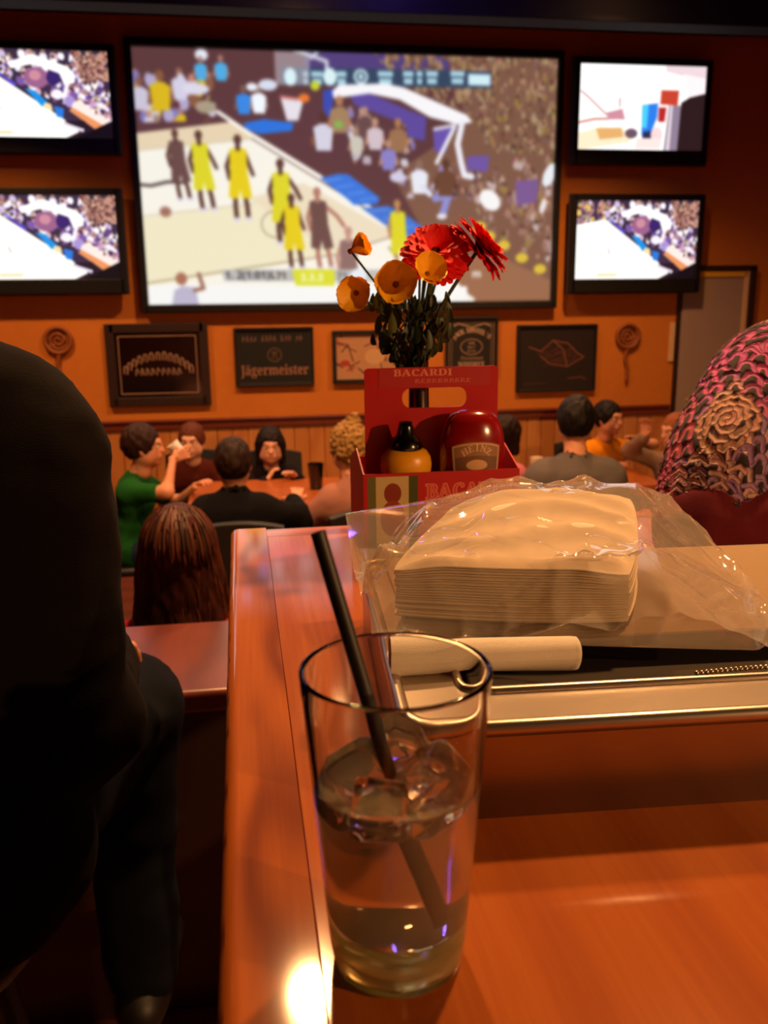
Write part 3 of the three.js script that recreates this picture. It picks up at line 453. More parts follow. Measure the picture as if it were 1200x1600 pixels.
{ // dark block, its colour standing in for shade inside the pan
  solo('pan_shade_block', rbox(0.075, 0.444, 0.003, 0.045, -0.32, -0.07, 0.004), std(0x1a100c, 0.6), 'dark brown block standing in for shade inside the steel pan under the cardboard', 'case').geometry.rotateY(PTURN).translate(PAN.x, PAN.y, PAN.z);
  const beads = []; for (let k = 0; k < 62; k++) { const p = panPoint(0.215 + k * 0.0037, 0.0665, -0.053 - 0.004 * Math.sin(k * 0.11)); beads.push(new THREE.SphereGeometry(0.0017, 8, 6).translate(p.x, p.y, p.z)); }
  solo('bead_chain', beads, M.steel, 'fine silver bead chain lying along the pan rim', 'chain');
  // rolled napkin between rim and sheet
  const roll = [], rp = [[0.012, 0.0], [0.0118, 0.06], [0.0122, 0.13], [0.0116, 0.134], [0.0085, 0.133], [0.0085, 0.0], [0.012, 0.0]];
  const a = panPoint(0.008, 0.0735, -0.088), rg = lathe(rp, 28); const pp = rg.attributes.position; for (let i = 0; i < pp.count; i++) { const th = Math.atan2(pp.getZ(i), pp.getX(i)), f = 1 + 0.07 * Math.sin(th * 3 + pp.getY(i) * 60); pp.setX(i, pp.getX(i) * f); pp.setZ(i, pp.getZ(i) * f * 0.95); }
  rg.computeVertexNormals(); rg.rotateZ(-Math.PI / 2 - 0.02).rotateY(PTURN).translate(a.x, a.y, a.z);
  solo('rolled_napkin', rg, M.napkin, 'white paper napkin rolled into a tube across the pan rim', 'napkin');
}
// stack of napkins and the bag over it, in coordinates of the pan
const SQ = [[0.012, -0.178], [0.205, -0.137], [0.272, -0.318], [0.085, -0.33]], SY = 0.0682, SH = 0.046;   // front left, front right, back right, back left
const quadAt = (a, b) => [0, 1].map((k) => lerp(lerp(SQ[0][k], SQ[1][k], a), lerp(SQ[3][k], SQ[2][k], a), b));
const segDist = (x, z, [ax, az], [bx, bz]) => { const L = (bx - ax) ** 2 + (bz - az) ** 2, s = clamp(((x - ax) * (bx - ax) + (z - az) * (bz - az)) / L, 0, 1); return Math.hypot(x - ax - s * (bx - ax), z - az - s * (bz - az)); };
const quadDist = (x, z) => { let inside = true, d = 1e9; for (let k = 0; k < 4; k++) { const A = SQ[k], B = SQ[(k + 1) % 4]; if ((B[0] - A[0]) * (z - A[1]) - (B[1] - A[1]) * (x - A[0]) > 0) inside = false; d = Math.min(d, segDist(x, z, A, B)); } return inside ? 0 : d; };
const stackLift = (x, z) => 0.022 * smooth(-0.15, -0.3, z) * smooth(0.02, 0.16, x);
{
  const N = 20, step = SH / N;
  for (let k = 0; k < N; k++) {
    const dx = rr(-0.0012, 0.0012), dz = rr(-0.0015, 0.0015), top = k === N - 1, ge = new THREE.BoxGeometry(2, 2, 2, 48, 2, 40), p = ge.attributes.position;
    for (let i = 0; i < p.count; i++) {
      const a = p.getX(i), b = -p.getZ(i), edge = Math.max(Math.abs(a), Math.abs(b));
      const na = a * Math.sqrt(1 - b * b * 0.14), nb = b * Math.sqrt(1 - a * a * 0.2), [qx, qz] = quadAt(na * 0.5 + 0.5, nb * 0.5 + 0.5), x = qx + dx, z = qz + dz;
      const th = (step * 0.5 - 0.00008) * (edge > 0.98 ? 0.5 : 1), sag = -0.006 * smooth(0.5, 1, Math.abs(a)) * (k / N);
      let y = SY + step * (k + 0.5) + p.getY(i) * th + (stackLift(x, z) + sag) * ((k + 1) / N);
      if (top && p.getY(i) > 0.5) { const w = z + 0.05 * noise(x * 9, z * 9, 3) + 0.022 * Math.sin(x * 17); y += (0.0062 * Math.pow(0.5 + 0.5 * Math.sin(w * 120), 2) + 0.002 * (1 + noise(x * 40, z * 40, 9))) * smooth(1, 0.85, edge); }
      p.setXYZ(i, x, y, z);
    }
    ge.computeVertexNormals(); ge.rotateY(PTURN).translate(PAN.x, PAN.y, PAN.z);
    solo('paper_napkin', ge, M.napkin, top ? 'topmost wrinkled white paper napkin of the stack inside the clear bag' : k === 0 ? 'lowest white paper napkin of the stack inside the clear bag' : 'flat white paper napkin in the middle layers of the bagged stack', 'napkin', 'napkins stacked in the clear bag');
  }
  // clear film draped over the stack, pulled to a corner at the back left and gathered at the right
  const out = [[0.0, -0.128], [0.279, -0.07], [0.318, -0.372], [-0.004, -0.408]];   // front left, front right, back right, back left
  const nu = 120, nv = 100, pos = [], idx = [], base = 0.0676;
  const at = (u, v) => { const f = [0, 1].map((k) => lerp(out[0][k], out[1][k], u)), b = [0, 1].map((k) => lerp(out[3][k], out[2][k], u)), bulge = 0.035 * u * u * Math.sin(v * Math.PI); return [lerp(f[0], b[0], v) + bulge, lerp(f[1], b[1], v)]; };
  const tent = (x, z, A, B, w, h, h2 = h) => { const L = (B[0] - A[0]) ** 2 + (B[1] - A[1]) ** 2, s = clamp(((x - A[0]) * (B[0] - A[0]) + (z - A[1]) * (B[1] - A[1])) / L, 0, 1), q = Math.hypot(x - A[0] - s * (B[0] - A[0]), z - A[1] - s * (B[1] - A[1])); return lerp(h, h2, s) * Math.max(0, 1 - q / w) ** 1.3; };
  const film = (x, z) => {
    const d = quadDist(x, z), w = lerp(0.036, 0.105, smooth(0.1, 0.24, x + 0.15 * smooth(-0.2, -0.34, z)));
    const t = Math.max(0, 1 - d / w) ** 1.15, cx = clamp(x, 0.03, 0.26), cz = clamp(z, -0.32, -0.15), topY = SY + SH + 0.0075 + stackLift(cx, cz);
    const folds = Math.max(0, 1 - Math.abs(noise(x * 11 + 2, z * 8, 2)) * 4) ** 1.5 * 0.0045 + Math.max(0, 1 - Math.abs(noise(x * 24 + 4, z * 19, 7)) * 4) * 0.0022;
    let y = lerp(base, topY, t) + folds * (d > 0 ? 2.0 : 0.7);
    y = Math.max(y, base + tent(x, z, [0.095, -0.082], [0.205, -0.125], 0.05, 0.012, 0.036), base + tent(x, z, [0.205, -0.125], [0.325, -0.25], 0.05, 0.036, 0.014), base + tent(x, z, [0.235, -0.125], [0.285, -0.095], 0.05, 0.03, 0.02), base + tent(x, z, [-0.004, -0.408], [0.09, -0.33], 0.09, 0.034, 0.066));
    return y;
  };
  for (let j = 0; j <= nv; j++) for (let i = 0; i <= nu; i++) { const [x, z] = at(i / nu, j / nv); pos.push(x, film(x, z), z); }
  for (let j = 0; j <= nv; j++) for (let i = 0; i <= nu; i++) { const [x, z] = at(i / nu, j / nv), rim = i === 0 || j === 0 || i === nu || j === nv; pos.push(x, rim ? film(x, z) - 0.0003 : lerp(base - 0.0004, film(x, z) - 0.0003, smooth(0.04, 0.0, Math.min(i / nu, j / nv, 1 - i / nu, 1 - j / nv))), z); }
  const M0 = (nu + 1) * (nv + 1), id = (i, j) => j * (nu + 1) + i;
  for (let j = 0; j < nv; j++) for (let i = 0; i < nu; i++) { const a = id(i, j), b = id(i + 1, j), c = id(i + 1, j + 1), d = id(i, j + 1); idx.push(a, b, c, a, c, d, M0 + a, M0 + c, M0 + b, M0 + a, M0 + d, M0 + c); }
  const ge = new THREE.BufferGeometry(); ge.setAttribute('position', new THREE.Float32BufferAttribute(pos, 3)); ge.setIndex(idx); ge.computeVertexNormals();
  ge.rotateY(PTURN).translate(PAN.x, PAN.y, PAN.z);
  solo('plastic_bag', ge, M.film, 'crumpled clear plastic bag around a stack of white napkins', 'plastic bag');
}

// ------------------------------------------------------------------ red cardboard carrier with the sauces
const CX0 = 0.140, CX1 = 0.336, CZF = -1.055, CZB = -1.185, CZM = -1.12;
{
  const g = thing('bottle_carrier', 'red cardboard bottle carrier with cut-out handle on the bar table', 'bottle carrier', [0, TABLE, 0]);
  let [cv, c] = canvas(512, 290); c.fillStyle = '#a8121c'; c.fillRect(0, 0, 512, 290);
  poly(c, [[14, 10], [170, 10], [170, 290], [14, 290]], '#b9ad7c'); poly(c, [[14, 10], [40, 10], [40, 290], [14, 290]], '#5c6436'); poly(c, [[146, 10], [176, 10], [176, 290], [146, 290]], '#3c4a1c'); blob(c, 94, 66, 28, 34, '#7c2c1e'); blob(c, 94, 150, 40, 60, '#8a3a22');
  c.textAlign = 'center'; c.font = 'bold 66px serif'; c.lineWidth = 5; c.strokeStyle = '#d8907a'; c.strokeText('BACARDI', 346, 88, 290); c.fillStyle = '#b8443c'; c.fillText('BACARDI', 346, 88, 290);
  const front = std(0xffffff, 0.4, { map: canvasTex(cv) });
  const fh = 0.11, pl = plane(CX0, CX1, 0.001, fh, CZF + 0.0012);
  const fp = part('front_panel', box(CX0, CX1, 0.001, fh, CZF - 0.0008, CZF + 0.0008), M.red, g);
  part('front_print', pl, front, fp);
  part('back_panel', box(CX0, CX1, 0.001, fh, CZB - 0.0008, CZB + 0.0008), M.red, g);
  const side = (x) => { const s = new THREE.Shape(); s.moveTo(-CZF, 0.001); s.lineTo(-CZF, fh); s.lineTo(-CZM, fh + 0.022); s.lineTo(-CZB, fh); s.lineTo(-CZB, 0.001); return new THREE.ExtrudeGeometry(s, { depth: 0.0016, bevelEnabled: false }).rotateY(Math.PI / 2).translate(x, 0, 0); };
  part('side_panel', side(CX0), M.red, g); part('side_panel', side(CX1 - 0.0016), M.red, g);
  part('base', box(CX0, CX1, 0.0, 0.0016, CZB, CZF), M.red, g);
  const hs = new THREE.Shape(); hs.moveTo(0.152, 0.002); hs.lineTo(0.325, 0.002); hs.lineTo(0.325, 0.226); hs.quadraticCurveTo(0.325, 0.232, 0.319, 0.232); hs.lineTo(0.158, 0.232); hs.quadraticCurveTo(0.152, 0.232, 0.152, 0.226);
  hs.holes.push(roundRect(0.2, 0.284, 0.181, 0.206, 0.0115, THREE.Path));
  const hp = part('handle_panel', new THREE.ExtrudeGeometry(hs, { depth: 0.0026, bevelEnabled: false, curveSegments: 12 }).translate(0, 0, CZM - 0.0013), M.red, g);
  [cv, c] = canvas(512, 128); c.fillStyle = '#a5121c'; c.fillRect(0, 0, 512, 128); c.textAlign = 'center'; c.font = 'bold 62px serif'; c.fillStyle = '#d98a68'; c.fillText('BACARDI', 200, 54, 270); for (let k = 0; k < 10; k++) { const x = 168 + k * 26; stroke(c, [[x, 102], [x + rr(0, 4), 78], [x + 15, rr(78, 84)]], '#c86a58', 5); stroke(c, [[x + 2, rr(88, 94)], [x + 14, rr(88, 100)], [x + rr(10, 16), 102]], '#c86a58', 4); }
  part('handle_print', plane(0.17, 0.315, 0.2075, 0.2315, CZM + 0.0019), std(0xffffff, 0.45, { map: canvasTex(cv) }), hp);
  part('divider', box(0.2375, 0.239, 0.002, 0.1, CZB, CZF), M.red, g);
}
{ // mustard
  const g = thing('mustard_bottle', 'yellow mustard squeeze bottle with black cone cap in the carrier', 'sauce bottle', [0.199, TABLE + 0.002, -1.089]);
  part('bottle', lathe([[0, 0], [0.029, 0], [0.031, 0.004], [0.031, 0.1], [0.0325, 0.112], [0.031, 0.122], [0.026, 0.13], [0.018, 0.134], [0, 0.134]]).scale(1.0, 1, 0.85), M.mustard, g);
  part('cap', lathe([[0.02, 0.131], [0.0205, 0.137], [0.017, 0.144], [0.0115, 0.15], [0.0095, 0.16], [0.008, 0.166], [0, 0.167]]), M.blackGloss, g);
}
{ // ketchup, standing on its cap
  const g = thing('ketchup_bottle', 'red upside-down ketchup squeeze bottle with pale label in the carrier', 'sauce bottle', [0.283, TABLE + 0.002, -1.087]);
  part('cap', lathe([[0, 0], [0.026, 0], [0.027, 0.004], [0.026, 0.03], [0, 0.03]]).scale(1, 1, 0.8), std(0xe8e0d4, 0.4), g);
  const kb = part('bottle', lathe([[0.018, 0.03], [0.026, 0.04], [0.036, 0.06], [0.041, 0.09], [0.0425, 0.12], [0.041, 0.145], [0.036, 0.162], [0.027, 0.173], [0.014, 0.178], [0, 0.179]], 64).scale(1, 1, 0.62), M.ketchup, g);
  const [cv, c] = canvas(512, 420); c.fillStyle = '#8a6a4c'; c.fillRect(0, 0, 512, 420); c.strokeStyle = '#c9a880'; c.lineWidth = 12; c.strokeRect(16, 16, 480, 388); c.fillStyle = '#6a4a34'; c.fillRect(30, 120, 452, 150);
  arcText(c, 'HEINZ', 256, 300, 220, -0.5, 0.5, 'bold 84px serif', '#cfae88'); blob(c, 256, 200, 110, 46, '#c9a072'); c.textAlign = 'center'; c.font = 'bold 60px serif'; c.fillStyle = '#d8b890'; c.fillText('KETCHUP', 256, 350, 380);
  const nx = 24, ny = 12, pos = [], uv = [], idx = [];
  for (let j = 0; j <= ny; j++) for (let i = 0; i <= nx; i++) { const u = i / nx, v = j / ny, y = 0.082 + 0.054 * v + 0.006 * (1 - (2 * u - 1) ** 2) * v, a = (u - 0.5) * (1.35 + 0.25 * v), r = 0.0428 - 0.02 * Math.max(0, y - 0.13) ; pos.push(r * Math.sin(a) * (y < 0.11 ? lerp(0.97, 1, (y - 0.08) / 0.03) : 1), y, r * Math.cos(a) * 0.62 + 0.0006); uv.push(u, v); }
  for (let j = 0; j < ny; j++) for (let i = 0; i < nx; i++) { const a = j * (nx + 1) + i; idx.push(a, a + 1, a + nx + 2, a, a + nx + 2, a + nx + 1); }
  const ge = new THREE.BufferGeometry(); ge.setAttribute('position', new THREE.Float32BufferAttribute(pos, 3)); ge.setAttribute('uv', new THREE.Float32BufferAttribute(uv, 2)); ge.setIndex(idx); ge.computeVertexNormals();
  part('label', ge, std(0xffffff, 0.5, { map: canvasTex(cv) }), kb);
}
// ------------------------------------------------------------------ flowers in a black bottle behind the handle
const VX = 0.228, VZ = -1.152, VT = 1.618;
{
  const g = thing('black_bottle', 'black glass bottle holding the flowers in the carrier', 'bottle', [VX, TABLE + 0.002, VZ]);
  part('bottle', lathe([[0, 0], [0.027, 0], [0.029, 0.004], [0.029, 0.12], [0.026, 0.14], [0.0135, 0.17], [0.0125, 0.24], [0.0145, 0.245], [0.0145, 0.252], [0.0115, 0.252], [0.0105, 0.17]]), M.blackGloss, g);
}
function petal(L, W, { droop = 0, cup = 0, nu = 8, nv = 5, tip = 1.6, ruffle = 0 } = {}) {   // grows along +y from the origin, faces +z
  const pos = [], idx = [];
  for (let j = 0; j <= nu; j++) for (let i = 0; i <= nv; i++) { const t = j / nu, s = i / nv * 2 - 1, w = W * 0.5 * Math.pow(Math.sin(Math.PI * clamp(0.06 + t * 0.9, 0, 1) ** (1 / tip)), 0.7); pos.push(s * w, L * t * (1 - 0.25 * droop * t), -droop * L * t * t * 0.6 + cup * (s * s) * w + ruffle * Math.sin(s * 5 + t * 4) * t); }
  for (let j = 0; j < nu; j++) for (let i = 0; i < nv; i++) { const a = j * (nv + 1) + i; idx.push(a, a + 1, a + nv + 2, a, a + nv + 2, a + nv + 1); }
  const g = new THREE.BufferGeometry(); g.setAttribute('position', new THREE.Float32BufferAttribute(pos, 3)); g.setIndex(idx); g.computeVertexNormals(); return g;
}
function stemTo(p, parent, r = 0.0022) { const w = (x, y, z) => V(x - p.x, y - p.y, z - p.z); part('stem', tube([w(VX, VT - 0.11, VZ), w(VX, VT + 0.002, VZ), w(lerp(VX, p.x, 0.5), lerp(VT, p.y, 0.55), lerp(VZ, p.z, 0.4)), V(0, 0, 0)], r, 24, 6), M.stem, parent); }
function gerbera(p, dir, r, label) {
  const g = thing('gerbera', label, 'flower', p.toArray(), 0, 'flowers in the black bottle');
  const q = new THREE.Quaternion().setFromUnitVectors(V(0, 0, 1), dir.clone().normalize());
  for (const [n, L, W, tilt, z] of [[26, 1, 0.42, 0.05, 0], [26, 0.95, 0.42, 0.28, 0.004], [24, 0.82, 0.38, 0.55, 0.006], [20, 0.55, 0.3, 0.85, 0.008]]) {
    const list = []; for (let k = 0; k < n * 1.4; k++) list.push(petal(r * L * rr(0.94, 1.05), r * W, { droop: 0.25 * rr(0.6, 1.4), cup: 0.25, nu: 5, nv: 2, tip: 0.75 }).rotateX(tilt + rr(-0.07, 0.07)).translate(0, r * 0.1, z)
      .rotateZ(k / (n * 1.4) * 2 * Math.PI + rr(-0.08, 0.08)));
    part('petal_ring', join(list).applyQuaternion(q), M.gerbera, g);
  }
  part('flower_eye', new THREE.SphereGeometry(r * 0.24, 20, 10).scale(1, 1, 0.45).translate(0, 0, 0.006).applyQuaternion(q), M.gerberaEye, g);
  stemTo(p, g, 0.0026);
}
function buttercup(p, dir, r, n, label, open = 0.7) {
  const g = thing('yellow_flower', label, 'flower', p.toArray(), 0, 'flowers in the black bottle');
  const q = new THREE.Quaternion().setFromUnitVectors(V(0, 0, 1), dir.clone().normalize());
  for (let k = 0; k < n; k++) part('petal', petal(r, r * 1.15, { droop: -0.1, cup: 0.3, nu: 8, nv: 6, tip: 0.62, ruffle: 0.0012 }).rotateX(open + rr(-0.15, 0.15)).rotateZ(k / n * 2 * Math.PI + rr(-0.2, 0.2)).applyQuaternion(q), M.yellowPetal, g);
  part('flower_eye', new THREE.SphereGeometry(r * 0.16, 12, 8).applyQuaternion(q), std(0x8a4a10, 0.8), g);
  stemTo(p, g, 0.0016);
}
gerbera(V(0.247, 1.735, -1.14), V(-0.1, 0.7, 0.75), 0.043, 'red gerbera opening upward above the yellow flowers');
gerbera(V(0.304, 1.742, -1.15), V(0.72, 0.68, 0.25), 0.045, 'red gerbera seen from the side at the right of the bouquet');
buttercup(V(0.194, 1.700, -1.125), V(-0.1, 0.15, 1), 0.031, 5, 'orange yellow flower facing forward in the middle of the bouquet', 0.55);
buttercup(V(0.2265, 1.711, -1.095), V(0.2, 0.5, 1), 0.028, 5, 'orange yellow flower in front of the red gerbera', 0.75);
buttercup(V(0.147, 1.691, -1.14), V(-0.5, -0.1, 1), 0.027, 5, 'drooping orange yellow flower at the left of the bouquet', 0.6);
buttercup(V(0.143, 1.742, -1.16), V(0.9, 0.5, 0.45), 0.026, 4, 'half open orange yellow flower highest on the left of the bouquet', 0.9);
{
  const g = thing('foliage_sprig', 'dark green leafy sprig under the flowers', 'foliage', [VX, VT, VZ]);
  for (let k = 0; k < 230; k++) {
    const a = rr(0, 6.283), h = rr(-0.03, 0.058), R = 0.006 + 0.042 * Math.sqrt(rnd()) * smooth(-0.035, 0.02, h), L = rr(0.014, 0.027), ge = petal(L, L * rr(0.35, 0.6), { droop: rr(0, 0.6), cup: 0.3, nu: 6, nv: 3 });
    ge.rotateX(rr(-0.2, 0.9)).rotateY(rr(-0.8, 0.8)).rotateY(a).translate(R * Math.cos(a) * 1.1 - 0.012, h - 0.004, R * Math.sin(a) * 0.7 + 0.005);
    part('leaf', ge, k % 7 === 0 ? M.leafLight : M.leaf, g);
  }
  const st = []; for (let k = 0; k < 7; k++) { const a = rr(0, 6.28), R = rr(0.01, 0.035); st.push(tube([V(0, -0.1, 0), V(0, 0.002, 0), V(R * Math.cos(a), 0.09, R * Math.sin(a) * 0.7)], 0.0018, 12, 5)); }
  part('stem', st, M.stem, g);
}

// ------------------------------------------------------------------ people: distance fields meshed with surface nets
function capsule(a, b, ra, rb, fz = 1) { const d = b.clone().sub(a); return { ax: a.x, ay: a.y, az: a.z, dx: d.x, dy: d.y, dz: d.z * fz, L: d.x * d.x + d.y * d.y + d.z * d.z * fz * fz || 1e-9, ra, rb, fz }; }
function distCap(c, x, y, z) { const px = x - c.ax, py = y - c.ay, pz = (z - c.az) * c.fz; let t = (px * c.dx + py * c.dy + pz * c.dz) / c.L; t = t < 0 ? 0 : t > 1 ? 1 : t; const qx = px - c.dx * t, qy = py - c.dy * t, qz = pz - c.dz * t; return Math.sqrt(qx * qx + qy * qy + qz * qz) - (c.ra + (c.rb - c.ra) * t); }
const smin = (a, b, k) => { const h = Math.max(k - Math.abs(a - b), 0) / k; return Math.min(a, b) - h * h * k * 0.25; };
const field = (caps, k) => (x, y, z) => { let d = 1e9; for (let i = 0; i < caps.length; i++) d = smin(d, distCap(caps[i], x, y, z), k); return d; };
const ellip = (c, r) => (x, y, z) => { const a = (x - c.x) / r[0], b = (y - c.y) / r[1], e = (z - c.z) / r[2], k = Math.sqrt(a * a + b * b + e * e); return (k - 1) * Math.min(r[0], r[1], r[2]) * (k > 1 ? 1 : 1); };
function boundsOf(caps, pad) { const lo = [1e9, 1e9, 1e9], hi = [-1e9, -1e9, -1e9]; for (const c of caps) for (const t of [0, 1]) { const r = Math.max(c.ra, c.rb), p = [c.ax + c.dx * t, c.ay + c.dy * t, c.az + c.dz / c.fz * t]; for (let k = 0; k < 3; k++) { lo[k] = Math.min(lo[k], p[k] - r - pad); hi[k] = Math.max(hi[k], p[k] + r + pad); } } return [lo, hi]; }
function nets(f, lo, hi, h) {
  const n = [0, 1, 2].map((k) => Math.ceil((hi[k] - lo[k]) / h) + 1), [nx, ny, nz] = n, g = new Float32Array(nx * ny * nz), at = (i, j, k) => (k * ny + j) * nx + i;
  for (let k = 0; k < nz; k++) for (let j = 0; j < ny; j++) for (let i = 0; i < nx; i++) g[at(i, j, k)] = f(lo[0] + i * h, lo[1] + j * h, lo[2] + k * h);
  const vid = new Int32Array(nx * ny * nz).fill(-1), pos = [], idx = [];
  const E = [[0, 1], [2, 3], [4, 5], [6, 7], [0, 2], [1, 3], [4, 6], [5, 7], [0, 4], [1, 5], [2, 6], [3, 7]], v = new Float64Array(8);
  for (let k = 0; k < nz - 1; k++) for (let j = 0; j < ny - 1; j++) for (let i = 0; i < nx - 1; i++) {
    let m = 0; for (let c = 0; c < 8; c++) { v[c] = g[at(i + (c & 1), j + (c >> 1 & 1), k + (c >> 2))]; if (v[c] < 0) m |= 1 << c; }
    if (m === 0 || m === 255) continue;
    let sx = 0, sy = 0, sz = 0, cnt = 0;
    for (const [a, b] of E) if ((v[a] < 0) !== (v[b] < 0)) { const t = v[a] / (v[a] - v[b]); sx += lerp(a & 1, b & 1, t); sy += lerp(a >> 1 & 1, b >> 1 & 1, t); sz += lerp(a >> 2, b >> 2, t); cnt++; }
    vid[at(i, j, k)] = pos.length / 3; pos.push(lo[0] + (i + sx / cnt) * h, lo[1] + (j + sy / cnt) * h, lo[2] + (k + sz / cnt) * h);
  }
  const quad = (a, b, c, d, flip) => { if (a < 0 || b < 0 || c < 0 || d < 0) return; flip ? idx.push(a, c, b, a, d, c) : idx.push(a, b, c, a, c, d); };
  for (let k = 1; k < nz - 1; k++) for (let j = 1; j < ny - 1; j++) for (let i = 1; i < nx - 1; i++) {
    const a = g[at(i, j, k)] < 0;
    if (a !== g[at(i + 1, j, k)] < 0) quad(vid[at(i, j - 1, k - 1)], vid[at(i, j, k - 1)], vid[at(i, j, k)], vid[at(i, j - 1, k)], !a);
    if (a !== g[at(i, j + 1, k)] < 0) quad(vid[at(i - 1, j, k - 1)], vid[at(i - 1, j, k)], vid[at(i, j, k)], vid[at(i, j, k - 1)], !a);
    if (a !== g[at(i, j, k + 1)] < 0) quad(vid[at(i - 1, j - 1, k)], vid[at(i, j - 1, k)], vid[at(i, j, k)], vid[at(i - 1, j, k)], !a);
  }
  const ge = new THREE.BufferGeometry(); ge.setAttribute('position', new THREE.Float32BufferAttribute(pos, 3)); ge.setIndex(idx);
  const nr = new Float32Array(pos.length), e = h * 0.5;
  for (let i = 0; i < pos.length; i += 3) { const x = pos[i], y = pos[i + 1], z = pos[i + 2]; let a = f(x + e, y, z) - f(x - e, y, z), b = f(x, y + e, z) - f(x, y - e, z), c = f(x, y, z + e) - f(x, y, z - e); const L = Math.hypot(a, b, c) || 1; nr[i] = a / L; nr[i + 1] = b / L; nr[i + 2] = c / L; }
  ge.setAttribute('normal', new THREE.BufferAttribute(nr, 3)); return ge;
}
// spherical-ish uv in metres for knitted grain
function clothUV(g) { const p = g.attributes.position, uv = new Float32Array(p.count * 2); for (let i = 0; i < p.count; i++) { uv[i * 2] = (p.getX(i) + p.getZ(i)) * 1.0; uv[i * 2 + 1] = p.getY(i); } g.setAttribute('uv', new THREE.BufferAttribute(uv, 2)); return g; }

function elbowOf(s, w, u, f, pole) { const d = w.clone().sub(s), L = Math.min(d.length(), (u + f) * 0.995), n = d.normalize(), a = (u * u - f * f + L * L) / (2 * L), h = Math.sqrt(Math.max(u * u - a * a, 0)), q = pole.clone().addScaledVector(n, -pole.dot(n)).normalize(); return [s.clone().addScaledVector(n, a).addScaledVector(q, h), s.clone().addScaledVector(n, L)]; }
function handCaps(w, dir, up, s, side, curl = 0.5) {   // palm, four fingers and a thumb from the wrist along dir; up = back of the hand
  const D = dir.clone().normalize(), U = up.clone().addScaledVector(D, -up.dot(D)).normalize(), R = D.clone().cross(U).multiplyScalar(side), at = (f, r, u) => w.clone().addScaledVector(D, f * s).addScaledVector(R, r * s).addScaledVector(U, u * s), out = [];
  out.push(capsule(at(-0.01, 0, 0), at(0.02, 0, 0), 0.022 * s, 0.022 * s));
  for (const r of [-0.026, -0.009, 0.009, 0.025]) out.push(capsule(at(0.02, r * 0.7, 0), at(0.078, r, 0), 0.0155 * s, 0.0125 * s));
  [[-0.03, 0.058], [-0.011, 0.076], [0.01, 0.082], [0.03, 0.07]].forEach(([r, L]) => {
    let p = at(0.082, r, 0), ang = curl * 0.5, rad = 0.0092;
    for (const seg of [0.45, 0.32, 0.23]) { const q = p.clone().addScaledVector(D, Math.cos(ang) * L * seg * s).addScaledVector(U, -Math.sin(ang) * L * seg * s).addScaledVector(R, r * 0.12 * s); out.push(capsule(p, q, rad * s, (rad - 0.0008) * s)); p = q; ang += curl; rad -= 0.0008; }
  });
  const t0 = at(0.022, 0.026, -0.006), t1 = at(0.052, 0.05, -0.018), t2 = at(0.08, 0.052, -0.026); out.push(capsule(t0, t1, 0.0125 * s, 0.011 * s), capsule(t1, t2, 0.0105 * s, 0.009 * s));
  return out;
}
